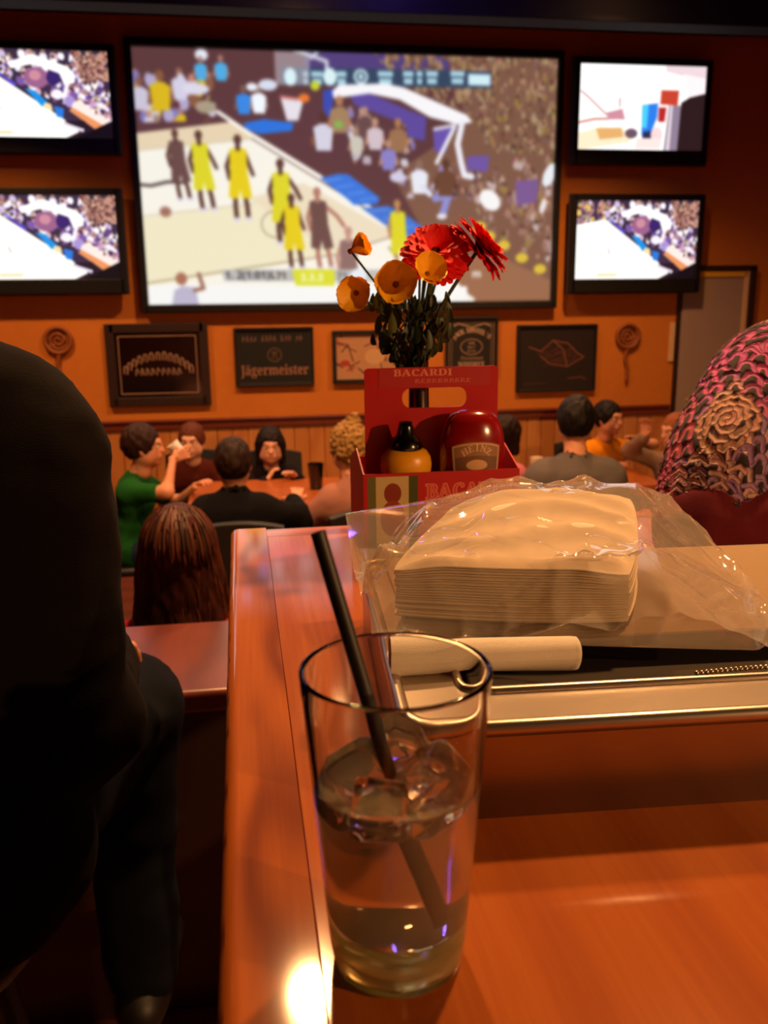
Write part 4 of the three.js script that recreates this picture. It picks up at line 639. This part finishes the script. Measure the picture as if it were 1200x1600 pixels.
function person(o) {
  const s = o.s ?? 1, seat = o.seat ?? 0.45, lean = o.lean ?? 0, cell = o.cell ?? 0.02;
  const g = thing('person', o.label, 'person', [o.at[0], o.at[1], o.at[2]], o.turn ?? 0, o.group);
  const Y = (y) => seat + y * s, J = (x, y, z = 0) => V(x * s, Y(y), z * s - lean * Math.max(y - 0.09, 0) * s);
  const bw = o.bulk ?? 1;
  const torso = [capsule(J(-0.075, 0.09), J(0.075, 0.09), 0.118 * s, 0.118 * s, 1.15), capsule(J(0, 0.1, 0.01), J(0, 0.26, 0.005), 0.13 * s * bw, 0.118 * s * bw, 1.2), capsule(J(-0.05, 0.27), J(0.05, 0.27), 0.105 * s * bw, 0.105 * s * bw, 1.15), capsule(J(-0.08, 0.42), J(0.08, 0.42), 0.115 * s * bw, 0.115 * s * bw, 1.2), capsule(J(-0.13, 0.505, 0.01), J(0.13, 0.505, 0.01), 0.07 * s * bw, 0.07 * s * bw), capsule(J(0, 0.5, 0.02), J(0, 0.6, 0.0), 0.085 * s * bw, 0.05 * s)];
  const neck = [capsule(J(0, 0.52, 0.01), J(0, 0.66, -0.01), 0.056 * s, 0.052 * s)];
  const legs = [], shoes = [], arms = [[], []], hands = [[], []], spread = o.spread ?? [0.1, 0.1];
  for (const [k, sd] of [[0, -1], [1, 1]]) {
    const hip = J(0.085 * sd, 0.085, -0.02), kn = o.knees ? V(...o.knees[k]) : V(spread[k] * sd * s * 1.1, Y(0.075), -0.45 * s), foot = o.footY ?? 0.0, an = V(kn.x, Math.max(foot + 0.085 * s, kn.y - 0.42 * s), kn.z + 0.05 * s), toe = V(an.x + 0.01 * sd, an.y - 0.05 * s, an.z - 0.15 * s);
    legs.push(capsule(hip, kn, 0.09 * s, 0.062 * s), capsule(kn, an, 0.058 * s, 0.042 * s)); shoes.push(capsule(an.clone().add(V(0, -0.045 * s, 0.04 * s)), toe, 0.04 * s, 0.036 * s), capsule(an.clone().add(V(0, 0.01, 0)), an.clone().add(V(0, -0.04 * s, 0)), 0.046 * s, 0.042 * s));
    const A = (k ? o.armR : o.armL) ?? {}, sh = J((A.sx ?? 0.175) * sd, 0.495, 0.01), wr0 = A.wrist ? V(...A.wrist) : V(0.16 * sd * s, Y(0.2), -0.36 * s), pole = A.pole ? V(...A.pole) : V(sd * 0.8, -1, 0.5);
    const [el, wr] = A.elbow ? [V(...A.elbow), wr0] : elbowOf(sh, wr0, 0.285 * s, 0.25 * s, pole); A.elbowAt = el; A.wristAt = wr; A.shoulderAt = sh;
    arms[k].push(capsule(sh, el, 0.054 * s * bw, 0.042 * s), capsule(el, wr, 0.041 * s, 0.028 * s));
    const fd = wr.clone().sub(el).normalize(), hd = A.hand ? V(...A.hand) : fd.clone().add(V(0, -0.15, 0)), up = A.up ? V(...A.up) : V(0, 1, 0.2);
    hands[k] = handCaps(wr, hd, up, s, sd === 1 ? -1 : 1, A.curl ?? 0.45);
    if (k) o.armR = A; else o.armL = A;
  }
  // head in its own axes, then turned on the neck
  const hc = J(0, 0.765, -0.025), ry = o.headTurn ?? 0, rx = o.headTip ?? 0, hm = new THREE.Matrix4().makeRotationFromEuler(new THREE.Euler(rx, ry, 0, 'YXZ')).setPosition(hc), hs = s * (o.headSize ?? 1);
  const H = (x, y, z) => V(x, y, z).multiplyScalar(hs);
  const skull = ellip(H(0, 0.022, 0.008), [0.077 * hs, 0.1 * hs, 0.097 * hs]), caps = [capsule(H(0, -0.03, -0.04), H(0, -0.075, -0.062), 0.052 * hs, 0.03 * hs), capsule(H(-0.03, -0.05, -0.02), H(0.03, -0.05, -0.02), 0.045 * hs, 0.045 * hs), capsule(H(0, 0.012, -0.088), H(0, -0.022, -0.104), 0.008 * hs, 0.0125 * hs), capsule(H(-0.028, 0.03, -0.078), H(0.028, 0.03, -0.078), 0.012 * hs, 0.012 * hs), capsule(H(-0.017, -0.052, -0.088), H(0.017, -0.052, -0.088), 0.0075 * hs, 0.0075 * hs), capsule(H(0, -0.05, 0.0), H(0, -0.13, 0.015), 0.054 * hs, 0.052 * hs)];
  const ears = [-1, 1].map((d) => capsule(H(0.076 * d, 0.015, 0.008), H(0.08 * d, -0.025, 0.0), 0.014 * hs, 0.009 * hs));
  const soft = field(caps, 0.025 * hs), earF = field(ears, 0.01), eyesIn = [-1, 1].map((d) => ellip(H(0.031 * d, 0.008, -0.09), [0.017 * hs, 0.011 * hs, 0.012 * hs]));
  const headF = (x, y, z) => { let d = smin(smin(skull(x, y, z), soft(x, y, z), 0.03 * hs), earF(x, y, z), 0.008); for (const f of eyesIn) { const e = -f(x, y, z); const h = Math.max(0.01 - Math.abs(d - e), 0) / 0.01; d = Math.max(d, e) + h * h * 0.0025; } return d; };
  const hcell = o.headCell ?? 0.008, headG = nets(headF, [-0.11 * hs, -0.2 * hs, -0.135 * hs], [0.11 * hs, 0.14 * hs, 0.125 * hs], hcell).applyMatrix4(hm);
  const bodyCaps = [...torso, ...neck, ...legs, ...arms[0], ...arms[1]], [lo, hi] = boundsOf(bodyCaps, cell * 2);
  const skinGeos = [nets(field(bodyCaps, 0.04 * s), lo, hi, cell), headG];
  for (const k of [0, 1]) { const [a, b] = boundsOf(hands[k], 0.008); skinGeos.push(nets(field(hands[k], 0.007 * s), a, b, 0.0045 * Math.max(s, 0.8))); }
  const body = part('body', join(skinGeos), o.skin ?? M.skin, g);
  for (const d of [-1, 1]) {
    part('eye', new THREE.SphereGeometry(0.0112 * hs, 16, 10).scale(1.15, 0.75, 1).translate(0.031 * d * hs, 0.009 * hs, -0.0785 * hs).applyMatrix4(hm), M.eyeWhite, body);
    part('iris', new THREE.SphereGeometry(0.0052 * hs, 12, 8).translate(0.031 * d * hs, 0.009 * hs, -0.0862 * hs).applyMatrix4(hm), M.eye, body);
    part('eyebrow', tube([H(0.016 * d, 0.029, -0.0925), H(0.031 * d, 0.034, -0.0905), H(0.046 * d, 0.03, -0.083)], 0.0026 * hs, 10, 6).applyMatrix4(hm), o.hair, body);
  }
  part('lips', join([tube([H(-0.02, -0.0515, -0.0935), H(-0.006, -0.049, -0.0965), H(0, -0.05, -0.097), H(0.006, -0.049, -0.0965), H(0.02, -0.0515, -0.0935)], 0.0032 * hs, 16, 6), tube([H(-0.018, -0.053, -0.0935), H(0, -0.057, -0.096), H(0.018, -0.053, -0.0935)], 0.0038 * hs, 14, 6)]).applyMatrix4(hm), M.lips, body);
  // clothes: the same limbs a little wider
  const wide = (list, e) => list.map((c) => ({ ...c, ra: c.ra + e, rb: c.rb + e }));
  const e = o.thick ?? 0.014, fold = o.fold ?? 0.006, sleeve = (k) => { const A = k ? o.armR : o.armL, L = o.sleeve ?? 'long'; if (A.noSleeve) return []; const [u, f] = arms[k], end = L === 'short' ? 0.62 : 1; const c0 = { ...u, dx: u.dx * end, dy: u.dy * end, dz: u.dz * end, L: u.L * end * end, rb: lerp(u.ra, u.rb, end) }; return L === 'long' ? [c0, { ...f, dx: f.dx * 0.9, dy: f.dy * 0.9, dz: f.dz * 0.9, L: f.L * 0.81, rb: f.rb + 0.004 }] : [c0]; };
  const topCaps = wide([...torso, ...sleeve(0), ...sleeve(1)], e), [a, b] = boundsOf(topCaps, 0.03), tf = field(topCaps, 0.045 * s);
  const neckAt = J(0, 0.585), cut = ellip(neckAt.clone().add(V(0, 0.03 * s, -0.02 * s)), [0.06 * s, 0.055 * s, 0.075 * s]);
  const wrink = (x, y, z) => fold * (noise(x * 9, y * 14, z * 9) + 0.5 * noise(x * 22, y * 30, z * 22));
  part(o.topName ?? 'shirt', clothUV(nets((x, y, z) => Math.max(tf(x, y, z) + wrink(x, y, z), -cut(x, y, z)), a, b, cell)), o.top, g);
  const legCaps = wide([torso[0], ...legs], e * 0.7), [c0, d0] = boundsOf(legCaps, 0.03), lf = field(legCaps, 0.035 * s);
  part('trousers', clothUV(nets((x, y, z) => lf(x, y, z) + wrink(x, y, z) * 0.7, c0, d0, cell)), o.pants ?? M.jeans, g);
  for (const pair of [shoes.slice(0, 2), shoes.slice(2)]) { const [e0, f0] = boundsOf(pair, 0.02); part('shoe', nets(field(pair, 0.02), e0, f0, 0.014), M.black, g); }
  // hair
  const hairMat = o.hair, style = o.hairStyle ?? 'short', t = style === 'short' ? 0.012 : 0.017;
  const cap = ellip(H(0, 0.03, 0.016), [(0.08 + t) * hs, (0.1 + t) * hs, (0.098 + t) * hs]), face = ellip(H(0, -0.045, -0.1), [0.083 * hs, 0.098 * hs, 0.098 * hs]), low = style === 'short' ? -0.06 : -0.09;
  const tail = style === 'long' ? field([capsule(H(-0.05, 0.0, 0.04), H(-0.07, -0.2, 0.07), 0.055 * hs, 0.05 * hs), capsule(H(0.05, 0.0, 0.04), H(0.07, -0.2, 0.07), 0.055 * hs, 0.05 * hs), capsule(H(0, 0.02, 0.06), H(0, -0.24, 0.09), 0.06 * hs, 0.055 * hs)], 0.04) : style === 'bob' ? field([capsule(H(-0.07, 0.02, 0.0), H(-0.075, -0.09, 0.0), 0.035 * hs, 0.03 * hs), capsule(H(0.07, 0.02, 0.0), H(0.075, -0.09, 0.0), 0.035 * hs, 0.03 * hs), capsule(H(0, 0.0, 0.06), H(0, -0.09, 0.06), 0.05 * hs, 0.045 * hs)], 0.03) : style === 'bun' ? field([capsule(H(0, 0.13, 0.03), H(0.01, 0.165, 0.035), 0.03 * hs, 0.022 * hs)], 0.02) : null;
  const hairF = (x, y, z) => { let d = cap(x, y, z); d = Math.max(d, -face(x, y, z)); if (style !== 'long') d = Math.max(d, (low * hs - y) * 0.8); if (tail) d = smin(d, Math.max(tail(x, y, z), -face(x, y, z)), 0.02); return d + (style === 'short' ? 0.005 : style === 'bun' ? 0.016 : 0.005) * noise(x * 50 / hs, y * (style === 'bun' ? 50 : 22) / hs, z * 50 / hs); };
  const R = style === 'long' ? [[-0.16, -0.33, -0.14], [0.16, 0.16, 0.2]] : [[-0.14, -0.15, -0.13], [0.14, 0.21, 0.16]];
  const hg = nets(hairF, R[0].map((v) => v * hs), R[1].map((v) => v * hs), hcell).applyMatrix4(hm); hg.setAttribute('uv', new THREE.BufferAttribute(new Float32Array(hg.attributes.position.count * 2), 2));
  const hairPart = part('hair', hg, hairMat, g);
  return { g, hairPart, head: hm, hs, J, armL: o.armL, armR: o.armR };
}
const hairC = (c) => phy(c, 0.6, { specularIntensity: 0.4, bumpMap: rep(grainTex, 4, 4), bumpScale: 0.001 });
M.eyeWhite = std(0xd8ccc0, 0.3); M.lips = std(0xa85a50, 0.5); M.jeans = cloth(0x1d2740); M.darkPants = cloth(0x15131a);

// ------------------------------------------------------------------ furniture of the lower floor and stools
function chairProto() {
  const g = new THREE.Group(); g.name = 'dining_chair';
  part('seat', rbox(-0.2, 0.2, 0.41, 0.452, -0.2, 0.2, 0.018, 3), M.chair, g);
  const s = new THREE.Shape(); s.moveTo(-0.19, 0); s.lineTo(0.19, 0); s.lineTo(0.185, 0.3); s.quadraticCurveTo(0, 0.35, -0.185, 0.3);
  part('backrest', new THREE.ExtrudeGeometry(s, { depth: 0.022, bevelEnabled: true, bevelSize: 0.006, bevelThickness: 0.006, bevelSegments: 2 }).rotateX(0.12).translate(0, 0.5, 0.185), M.chair, g);
  for (const [x, z] of [[-0.17, -0.17], [0.17, -0.17], [-0.17, 0.19], [0.17, 0.19]]) part('leg', tube(z > 0 ? [V(x, 0.0, z + 0.03), V(x, 0.42, z), V(x, 0.56, z + 0.012), V(x, 0.68, z + 0.035)] : [V(x, 0.0, z - 0.01), V(x, 0.2, z), V(x, 0.42, z)], 0.013, 16, 8), M.chair, g);
  return g;
}
const chair0 = chairProto();
function chair(x, z, turn, label, y = 0, sc = 1) { const c = chair0.clone(); c.name = numbered('dining_chair'); c.position.set(x, y, z); c.rotation.y = turn; c.scale.setScalar(sc); scene.add(c); return tag(c, label, 'chair', 'black dining chairs'); }
function stool(x, z, label) {
  const g = thing('bar_stool', label, 'bar stool', [x, PLATFORM, z], 0, 'black bar stools');
  part('seat', lathe([[0, 0.70], [0.15, 0.70], [0.18, 0.715], [0.185, 0.735], [0.17, 0.75], [0, 0.752]], 40), M.black, g);
  for (let k = 0; k < 4; k++) { const a = k * Math.PI / 2 + 0.785; part('leg', tube([V(0.12 * Math.cos(a), 0.71, 0.12 * Math.sin(a)), V(0.22 * Math.cos(a), 0, 0.22 * Math.sin(a))], 0.014, 6, 8), M.black, g); }
  part('foot_ring', new THREE.TorusGeometry(0.185, 0.01, 8, 40).rotateX(Math.PI / 2).translate(0, 0.24, 0), M.steel, g);
}
function lowTable(x0, x1, z0, z1, label) {
  const g = thing('dining_table', label, 'table', [(x0 + x1) / 2, 0, (z0 + z1) / 2]), w = (x1 - x0) / 2, d = (z1 - z0) / 2;
  part('table_top', rbox(-w, w, 0.705, 0.745, -d, d, 0.008, 2), M.lowTable, g);
  part('column', new THREE.CylinderGeometry(0.045, 0.045, 0.68, 20).translate(0, 0.37, 0), M.black, g);
  part('foot', lathe([[0, 0], [0.28, 0], [0.28, 0.012], [0.06, 0.04], [0, 0.04]], 32), M.black, g);
}

// ------------------------------------------------------------------ people on the lower floor
chair(-0.05, -3.72, 0, 'black dining chair under the child in the black jacket'); chair(-0.56, -4.38, -Math.PI / 2, 'black dining chair under the child in the green shirt'); chair(0.46, -3.86, 0.25, 'black dining chair under the fair-haired child'); chair(0.14, -5.02, Math.PI, 'black dining chair under the dark-haired child facing forward');
chair(-0.27, -5.1, Math.PI, 'black dining chair under the child in the red shirt'); 
chair(1.44, -3.72, -0.1, 'black dining chair under the person in the grey jacket'); chair(2.07, -4.98, Math.PI, 'black dining chair under the person in the orange shirt'); chair(1.3, -4.45, -Math.PI / 2, 'black dining chair under the child in the pink shirt'); chair(2.35, -4.45, Math.PI / 2, 'black dining chair under the brown-haired child at the right'); chair(-0.155, -2.13, 0, 'black dining chair behind the half wall under the red-haired person');
lowTable(-0.28, 0.5, -4.75, -4.02, 'low wooden dining table with a black tumbler on it'); lowTable(1.5, 2.12, -4.72, -4.2, 'low wooden dining table in front of the orange shirt');
person({ label: 'person in grey jacket with short black hair, seen from behind', at: [1.44, 0, -3.7], turn: -0.12, s: 0.9, lean: 0.05, top: cloth(0x5e5755), topName: 'jacket', pants: M.darkPants, hair: hairC(0x120c0a), thick: 0.02, bulk: 1.08, headTurn: -0.15, armL: { wrist: [-0.2, 0.72, -0.36] }, armR: { wrist: [0.2, 0.72, -0.36] } });
person({ label: 'person in orange yellow shirt with short dark hair facing the grey jacket', at: [2.07, 0, -4.96], turn: Math.PI + 0.25, s: 0.7, headSize: 1.15, lean: 0.1, top: cloth(0xe08a14), sleeve: 'short', hair: hairC(0x140d0a), headTurn: 0.3, armL: { wrist: [-0.13, 0.84, -0.16], pole: [-1, 0.1, -0.3], hand: [0.5, 0.6, -0.2] }, armR: { wrist: [0.12, 0.75, -0.26] } });
person({ label: 'child in pink shirt with dark bobbed hair behind the red carrier', at: [1.3, 0, -4.43], turn: -Math.PI / 2 + 0.5, s: 0.69, headSize: 1.15, lean: 0.08, top: cloth(0xb86a72), hair: hairC(0x24130d), hairStyle: 'bob' });
person({ label: 'brown-haired child with raised hand, partly hidden by the patterned blouse', at: [2.32, 0, -4.44], turn: Math.PI / 2 + 0.3, s: 0.68, headSize: 1.15, lean: 0.1, top: cloth(0x7c6250), hair: hairC(0x8a4c22), armR: { wrist: [0.08, 0.95, -0.2], pole: [1, -0.6, 0], hand: [-0.1, 1, 0] } });
{
  const p = person({ label: 'child in green shirt with short brown hair drinking from white cup', at: [-0.56, 0, -4.36], turn: -Math.PI / 2 - 0.15, s: 0.72, headSize: 1.2, lean: 0.14, top: cloth(0x17501c), sleeve: 'short', hair: hairC(0x2c1510), headTurn: 0.1, armR: { wrist: [0.07, 0.96, -0.24], pole: [0.8, -1, 0.2], hand: [-0.5, 0.3, -0.8], up: [1, 0.2, -0.3], curl: 0.8 }, armL: { wrist: [-0.1, 0.79, -0.3] } });
  const w = p.g.localToWorld(V(0.0, 1.0, -0.27)); p.g.updateMatrixWorld(true); w.copy(V(0.01, 0.985, -0.275).applyMatrix4(p.g.matrixWorld));
  solo('white_cup', lathe([[0, 0], [0.022, 0], [0.031, 0.075], [0.029, 0.075], [0.021, 0.003], [0, 0.003]], 28).rotateZ(0.7).translate(w.x, w.y - 0.02, w.z), std(0xf4f0ea, 0.4), 'white cup held to the mouth of the child in green', 'cup');
}
person({ label: 'child in black jacket with short dark hair, seen from behind', at: [-0.05, 0, -3.7], turn: -0.05, s: 0.74, headSize: 1.15, top: cloth(0x0e0d10), topName: 'jacket', pants: M.darkPants, hair: hairC(0x23120c), thick: 0.022, bulk: 1.12, armL: { wrist: [-0.2, 0.72, -0.22] }, armR: { wrist: [0.24, 0.79, -0.3], pole: [1, -0.5, 0.3] } });
person({ label: 'dark-haired child in dark clothes facing forward, hand at mouth', at: [0.14, 0, -5.0], turn: Math.PI, s: 0.62, seat: 0.42, headSize: 1.3, lean: 0.22, top: cloth(0x1b1218), hair: hairC(0x160c0a), hairStyle: 'bob', skin: M.skinPale, armR: { wrist: [0.03, 0.74, -0.27], pole: [1, -1, 0], hand: [-0.4, 0.6, 0.2] }, armL: { wrist: [-0.12, 0.76, -0.28] } });
person({ label: 'child in red shirt, mostly hidden behind the black jacket', at: [-0.27, 0, -5.08], turn: Math.PI - 0.2, s: 0.64, seat: 0.43, headSize: 1.25, lean: 0.15, top: cloth(0x4e1c16), hair: hairC(0x5a2a18), skin: M.skinPale });
person({ label: 'fair-haired child with gathered curls in grey pink top, left of the carrier', at: [0.475, 0, -3.84], turn: 0.55, s: 0.77, headSize: 1.12, lean: 0.05, top: cloth(0x9a6a5e), pants: M.darkPants, hair: hairC(0x8f6c38), hairStyle: 'bun', armL: { wrist: [-0.12, 0.79, -0.28] } });
solo('black_tumbler', lathe([[0, 0], [0.032, 0], [0.042, 0.13], [0.039, 0.13], [0.03, 0.004], [0, 0.004]], 32).translate(0.35, 0.745, -4.45), M.blackGloss, 'black plastic tumbler standing on the low wooden table', 'tumbler');
solo('pale_cup', lathe([[0, 0], [0.028, 0], [0.036, 0.09], [0.033, 0.09], [0.026, 0.004], [0, 0.004]], 28).translate(1.56, 0.745, -4.6), std(0xe6d2b8, 0.4), 'pale cup on the low table beside the grey jacket', 'cup');
{ // red-haired person just behind the half wall
  const p = person({ label: 'person with long wavy red-brown hair behind the half wall', at: [-0.168, -0.02, -2.12], turn: 0.05, s: 0.86, top: cloth(0x8e1418), pants: M.darkPants, hair: hairC(0x3a170d), hairStyle: 'long', headCell: 0.007, cell: 0.018 });
  const lists = [[], [], []];
  for (let k = 0; k < 230; k++) {
    const a = lerp(-2.0, 2.0, rnd()), ph = rr(0, 6.28), len = rr(0.2, 0.3), amp = rr(0.004, 0.012), off = rr(0.0, 0.014), top = rr(0.06, 0.14), pts = [];
    for (let i = 0; i <= 11; i++) {
      const t = i / 11, y = lerp(top, -len, t), over = clamp((y - 0.0) / 0.14, 0, 1), r = y > 0 ? 0.104 * Math.sqrt(Math.max(1 - over * over * 0.96, 0.02)) : 0.104 + 0.02 * Math.min(-y / 0.2, 1), w = amp * t * Math.sin(t * 13 + ph);
      pts.push(V((r + off) * Math.sin(a * (1 - 0.12 * t)) * (y > 0 ? 0.93 : 0.98) + w, y + 0.005, (r + off) * Math.cos(a * (1 - 0.12 * t)) * (y > 0 ? 1.05 : 0.85) + 0.018 + w * 0.5).multiplyScalar(p.hs));
    }
    lists[k % 3].push(tube(pts, rr(0.0025, 0.0045), 16, 5).applyMatrix4(p.head));
  }
  [0x46200f, 0x5a2812, 0x32150b].forEach((c, i) => part('hair_strands', lists[i], std(c, 0.5), p.hairPart));
}

// ------------------------------------------------------------------ the two people beside the bar table
stool(-0.42, -0.9, 'black bar stool under the person in the dark shirt'); stool(0.86, -1.06, 'black bar stool under the person in the patterned blouse');
person({ label: 'person in dark brown shirt and jeans seen from behind at the left', at: [-0.39, PLATFORM, -0.9], turn: -0.06, s: 1.0, seat: 0.745, bulk: 1.14, thick: 0.022, fold: 0.009, cell: 0.013, headCell: 0.006, footY: 0.24, lean: 0.03, top: cloth(0x0a0505), pants: cloth(0x0a0e18), hair: hairC(0x140c09), knees: [[-0.14, 0.83, -0.46], [0.17, 0.78, -0.42]], armR: { wrist: [0.17, 0.93, -0.26], pole: [0.15, -1, 0.6] }, armL: { wrist: [-0.2, 0.93, -0.3] } });
{
  // printed blouse fabric: raised looping bands, pink above, cream and grey below
  const [cv, c] = canvas(1024, 768), [bv, bc] = canvas(1024, 768);
  c.fillStyle = '#2e1826'; c.fillRect(0, 0, 1024, 768); bc.fillStyle = '#000'; bc.fillRect(0, 0, 1024, 768);
  const band = (pts, col, w) => { stroke(c, pts, rgbs(col[0] * 0.72, col[1] * 0.66, col[2] * 0.74), w); stroke(c, pts, rgbs(...col), w * 0.72); stroke(bc, pts, '#777', w); stroke(bc, pts, '#ccc', w * 0.7); stroke(bc, pts, '#fff', w * 0.4); };
  const tone = (x, y) => { const t = y / 768 + rr(-0.07, 0.07); return t < 0.55 ? (x < 400 && rnd() < 0.5 ? [rr(150, 180), rr(90, 120), rr(190, 225)] : [rr(215, 245), rr(96, 124), rr(180, 215)])   : t < 0.62 ? [rr(200, 230), rr(120, 170), rr(180, 210)] : x > 600 ? [rr(200, 225), rr(90, 115), rr(130, 160)] : rnd() < 0.6 ? [rr(220, 240), rr(205, 225), rr(180, 200)] : [rr(165, 190), rr(155, 175), rr(195, 215)]; };
  for (let j = 0; j < 19; j++) for (let i = 0; i < 19; i++) {   // scale-like loops
    const x = i * 57 + (j % 2) * 28 + rr(-9, 9), y = j * 42 - 10 + rr(-7, 7), r = rr(19, 29), tw = rr(-0.7, 0.7), pts = [];
    for (let k = 0; k <= 8; k++) { const a = lerp(-2.9, -0.2, k / 8) + tw; pts.push([x + r * Math.cos(a), y + r * 1.1 * Math.sin(a) + (k > 6 || k < 2 ? 13 : 0)]); }
    band(pts, tone(x, y), rr(17, 23));
  }
  for (let k = 0; k < 13; k++) { const a = lerp(-2.9, -0.25, k / 12); band([[500 + 22 * Math.cos(a), 300 + 22 * Math.sin(a)], [500 + 56 * Math.cos(a), 290 + 58 * Math.sin(a)], [500 + 76 * Math.cos(a), 312 + 70 * Math.sin(a)]], [rr(215, 245), rr(96, 124), rr(180, 215)], 14); }
  c.fillStyle = '#2a1c16'; c.beginPath(); c.ellipse(515, 540, 78, 66, 0, 0, 7); c.fill(); bc.fillStyle = '#000'; bc.beginPath(); bc.ellipse(515, 540, 78, 66, 0, 0, 7); bc.fill();
  for (const [r, n] of [[74, 6], [50, 5], [28, 3], [8, 2]]) for (let k = 0; k < n; k++) { const a0 = k / n * 6.28 + r, pts = []; for (let m = 0; m <= 6; m++) { const a = a0 + m / 6 * (5.0 / n), q = r * rr(0.9, 1.12) + m * 1.6; pts.push([515 + q * Math.cos(a), 540 + q * 0.86 * Math.sin(a)]); } band(pts, [rr(215, 235), rr(196, 214), rr(150, 172)], 20); }
  for (let j = 0; j < 5; j++) for (let i = 0; i < 16; i++) { const x = i * 66 + rr(-20, 20), y = 646 + j * 27; band([[x, y], [x + 22, y - rr(4, 14)], [x + 50, y + rr(-6, 10)]], tone(x, y), 15); }
  const print = canvasTex(cv), relief = canvasTex(bv, false), mat = std(0xc0a0b4, 0.85, { map: print, bumpMap: relief, bumpScale: 0.0018, displacementMap: relief, displacementScale: 0.003, displacementBias: -0.001 });
  const blouse = std(0xb4a4b0, 0.85, { map: rep(print, 3.2, 2.4), bumpMap: rep(relief, 3.2, 2.4), bumpScale: 0.004 });
  for (const t of [blouse.map, blouse.bumpMap]) t.wrapS = t.wrapT = THREE.RepeatWrapping;
  const at = [0.84, PLATFORM, -1.08], wx = (x, y, z) => [at[0] - x, y - at[1], -(z - at[2])];
  const p = person({ label: 'person in pink and cream patterned blouse leaning an elbow on the table', at, turn: Math.PI, s: 1.05, seat: 0.735, cell: 0.013, headCell: 0.006, footY: 0.24, top: blouse, topName: 'blouse', pants: M.darkPants, hair: hairC(0x3a2014), hairStyle: 'bob', thick: 0.016, armR: { elbow: wx(0.525, 1.418, -0.945), wrist: wx(0.755, 1.412, -0.905), noSleeve: true, hand: [-1, 0, -0.1] }, armL: { wrist: [-0.12, 1.10, -0.25] } });
  const L = (x, y, z) => V(...wx(x, y, z)), curve = new THREE.CatmullRomCurve3([L(0.715, 1.592, -1.085), L(0.66, 1.582, -1.065), L(0.61, 1.54, -1.025), L(0.56, 1.49, -0.98), L(0.528, 1.425, -0.95)]);
  const nu = 120, nv = 140, pos = [], uv = [], idx = [];
  const rad = (t) => 0.052 + 0.014 * Math.sin(Math.PI * clamp(0.25 + t * 0.62, 0, 1)) * 1.0;
  const toCam = V(...[at[0], 0, at[2]]).negate(); toCam.set(-toCam.x, 0, -toCam.z).normalize();   // the seam is turned to the inner side of the arm
  for (let j = 0; j <= nv; j++) {
    const t = j / nv, c0 = curve.getPoint(t), T = curve.getTangent(t), A = toCam.clone().addScaledVector(T, -toCam.dot(T)).normalize(), B = T.clone().cross(A);
    for (let i = 0; i <= nu; i++) { const a = (i / nu - 0.5) * 2 * Math.PI, r = rad(t) * (1 + 0.05 * Math.sin(a * 2 + t * 5)); const q = c0.clone().addScaledVector(A, r * Math.cos(a)).addScaledVector(B, r * Math.sin(a)); pos.push(q.x, q.y, q.z); uv.push(i / nu, 1 - t); }
  }
  for (let j = 0; j < nv; j++) for (let i = 0; i < nu; i++) { const a = j * (nu + 1) + i; idx.push(a, a + nu + 1, a + 1, a + 1, a + nu + 1, a + nu + 2); }
  const ge = new THREE.BufferGeometry(); ge.setAttribute('position', new THREE.Float32BufferAttribute(pos, 3)); ge.setAttribute('uv', new THREE.Float32BufferAttribute(uv, 2)); ge.setIndex(idx); ge.computeVertexNormals();
  part('sleeve', ge, mat, p.g);
  const cuff = [capsule(L(0.545, 1.455, -0.965), L(0.525, 1.42, -0.945), 0.05, 0.053), capsule(L(0.525, 1.42, -0.945), L(0.66, 1.415, -0.92), 0.052, 0.046), capsule(L(0.66, 1.415, -0.92), L(0.745, 1.413, -0.907), 0.046, 0.036)], [lo, hi] = boundsOf(cuff, 0.02), cf = field(cuff, 0.02);
  part('undersleeve', clothUV(nets((x, y, z) => cf(x, y, z) + 0.005 * noise(x * 30, y * 30, z * 30), lo, hi, 0.006)), cloth(0x5a1a22), p.g);
}

renderer.render(scene, camera);
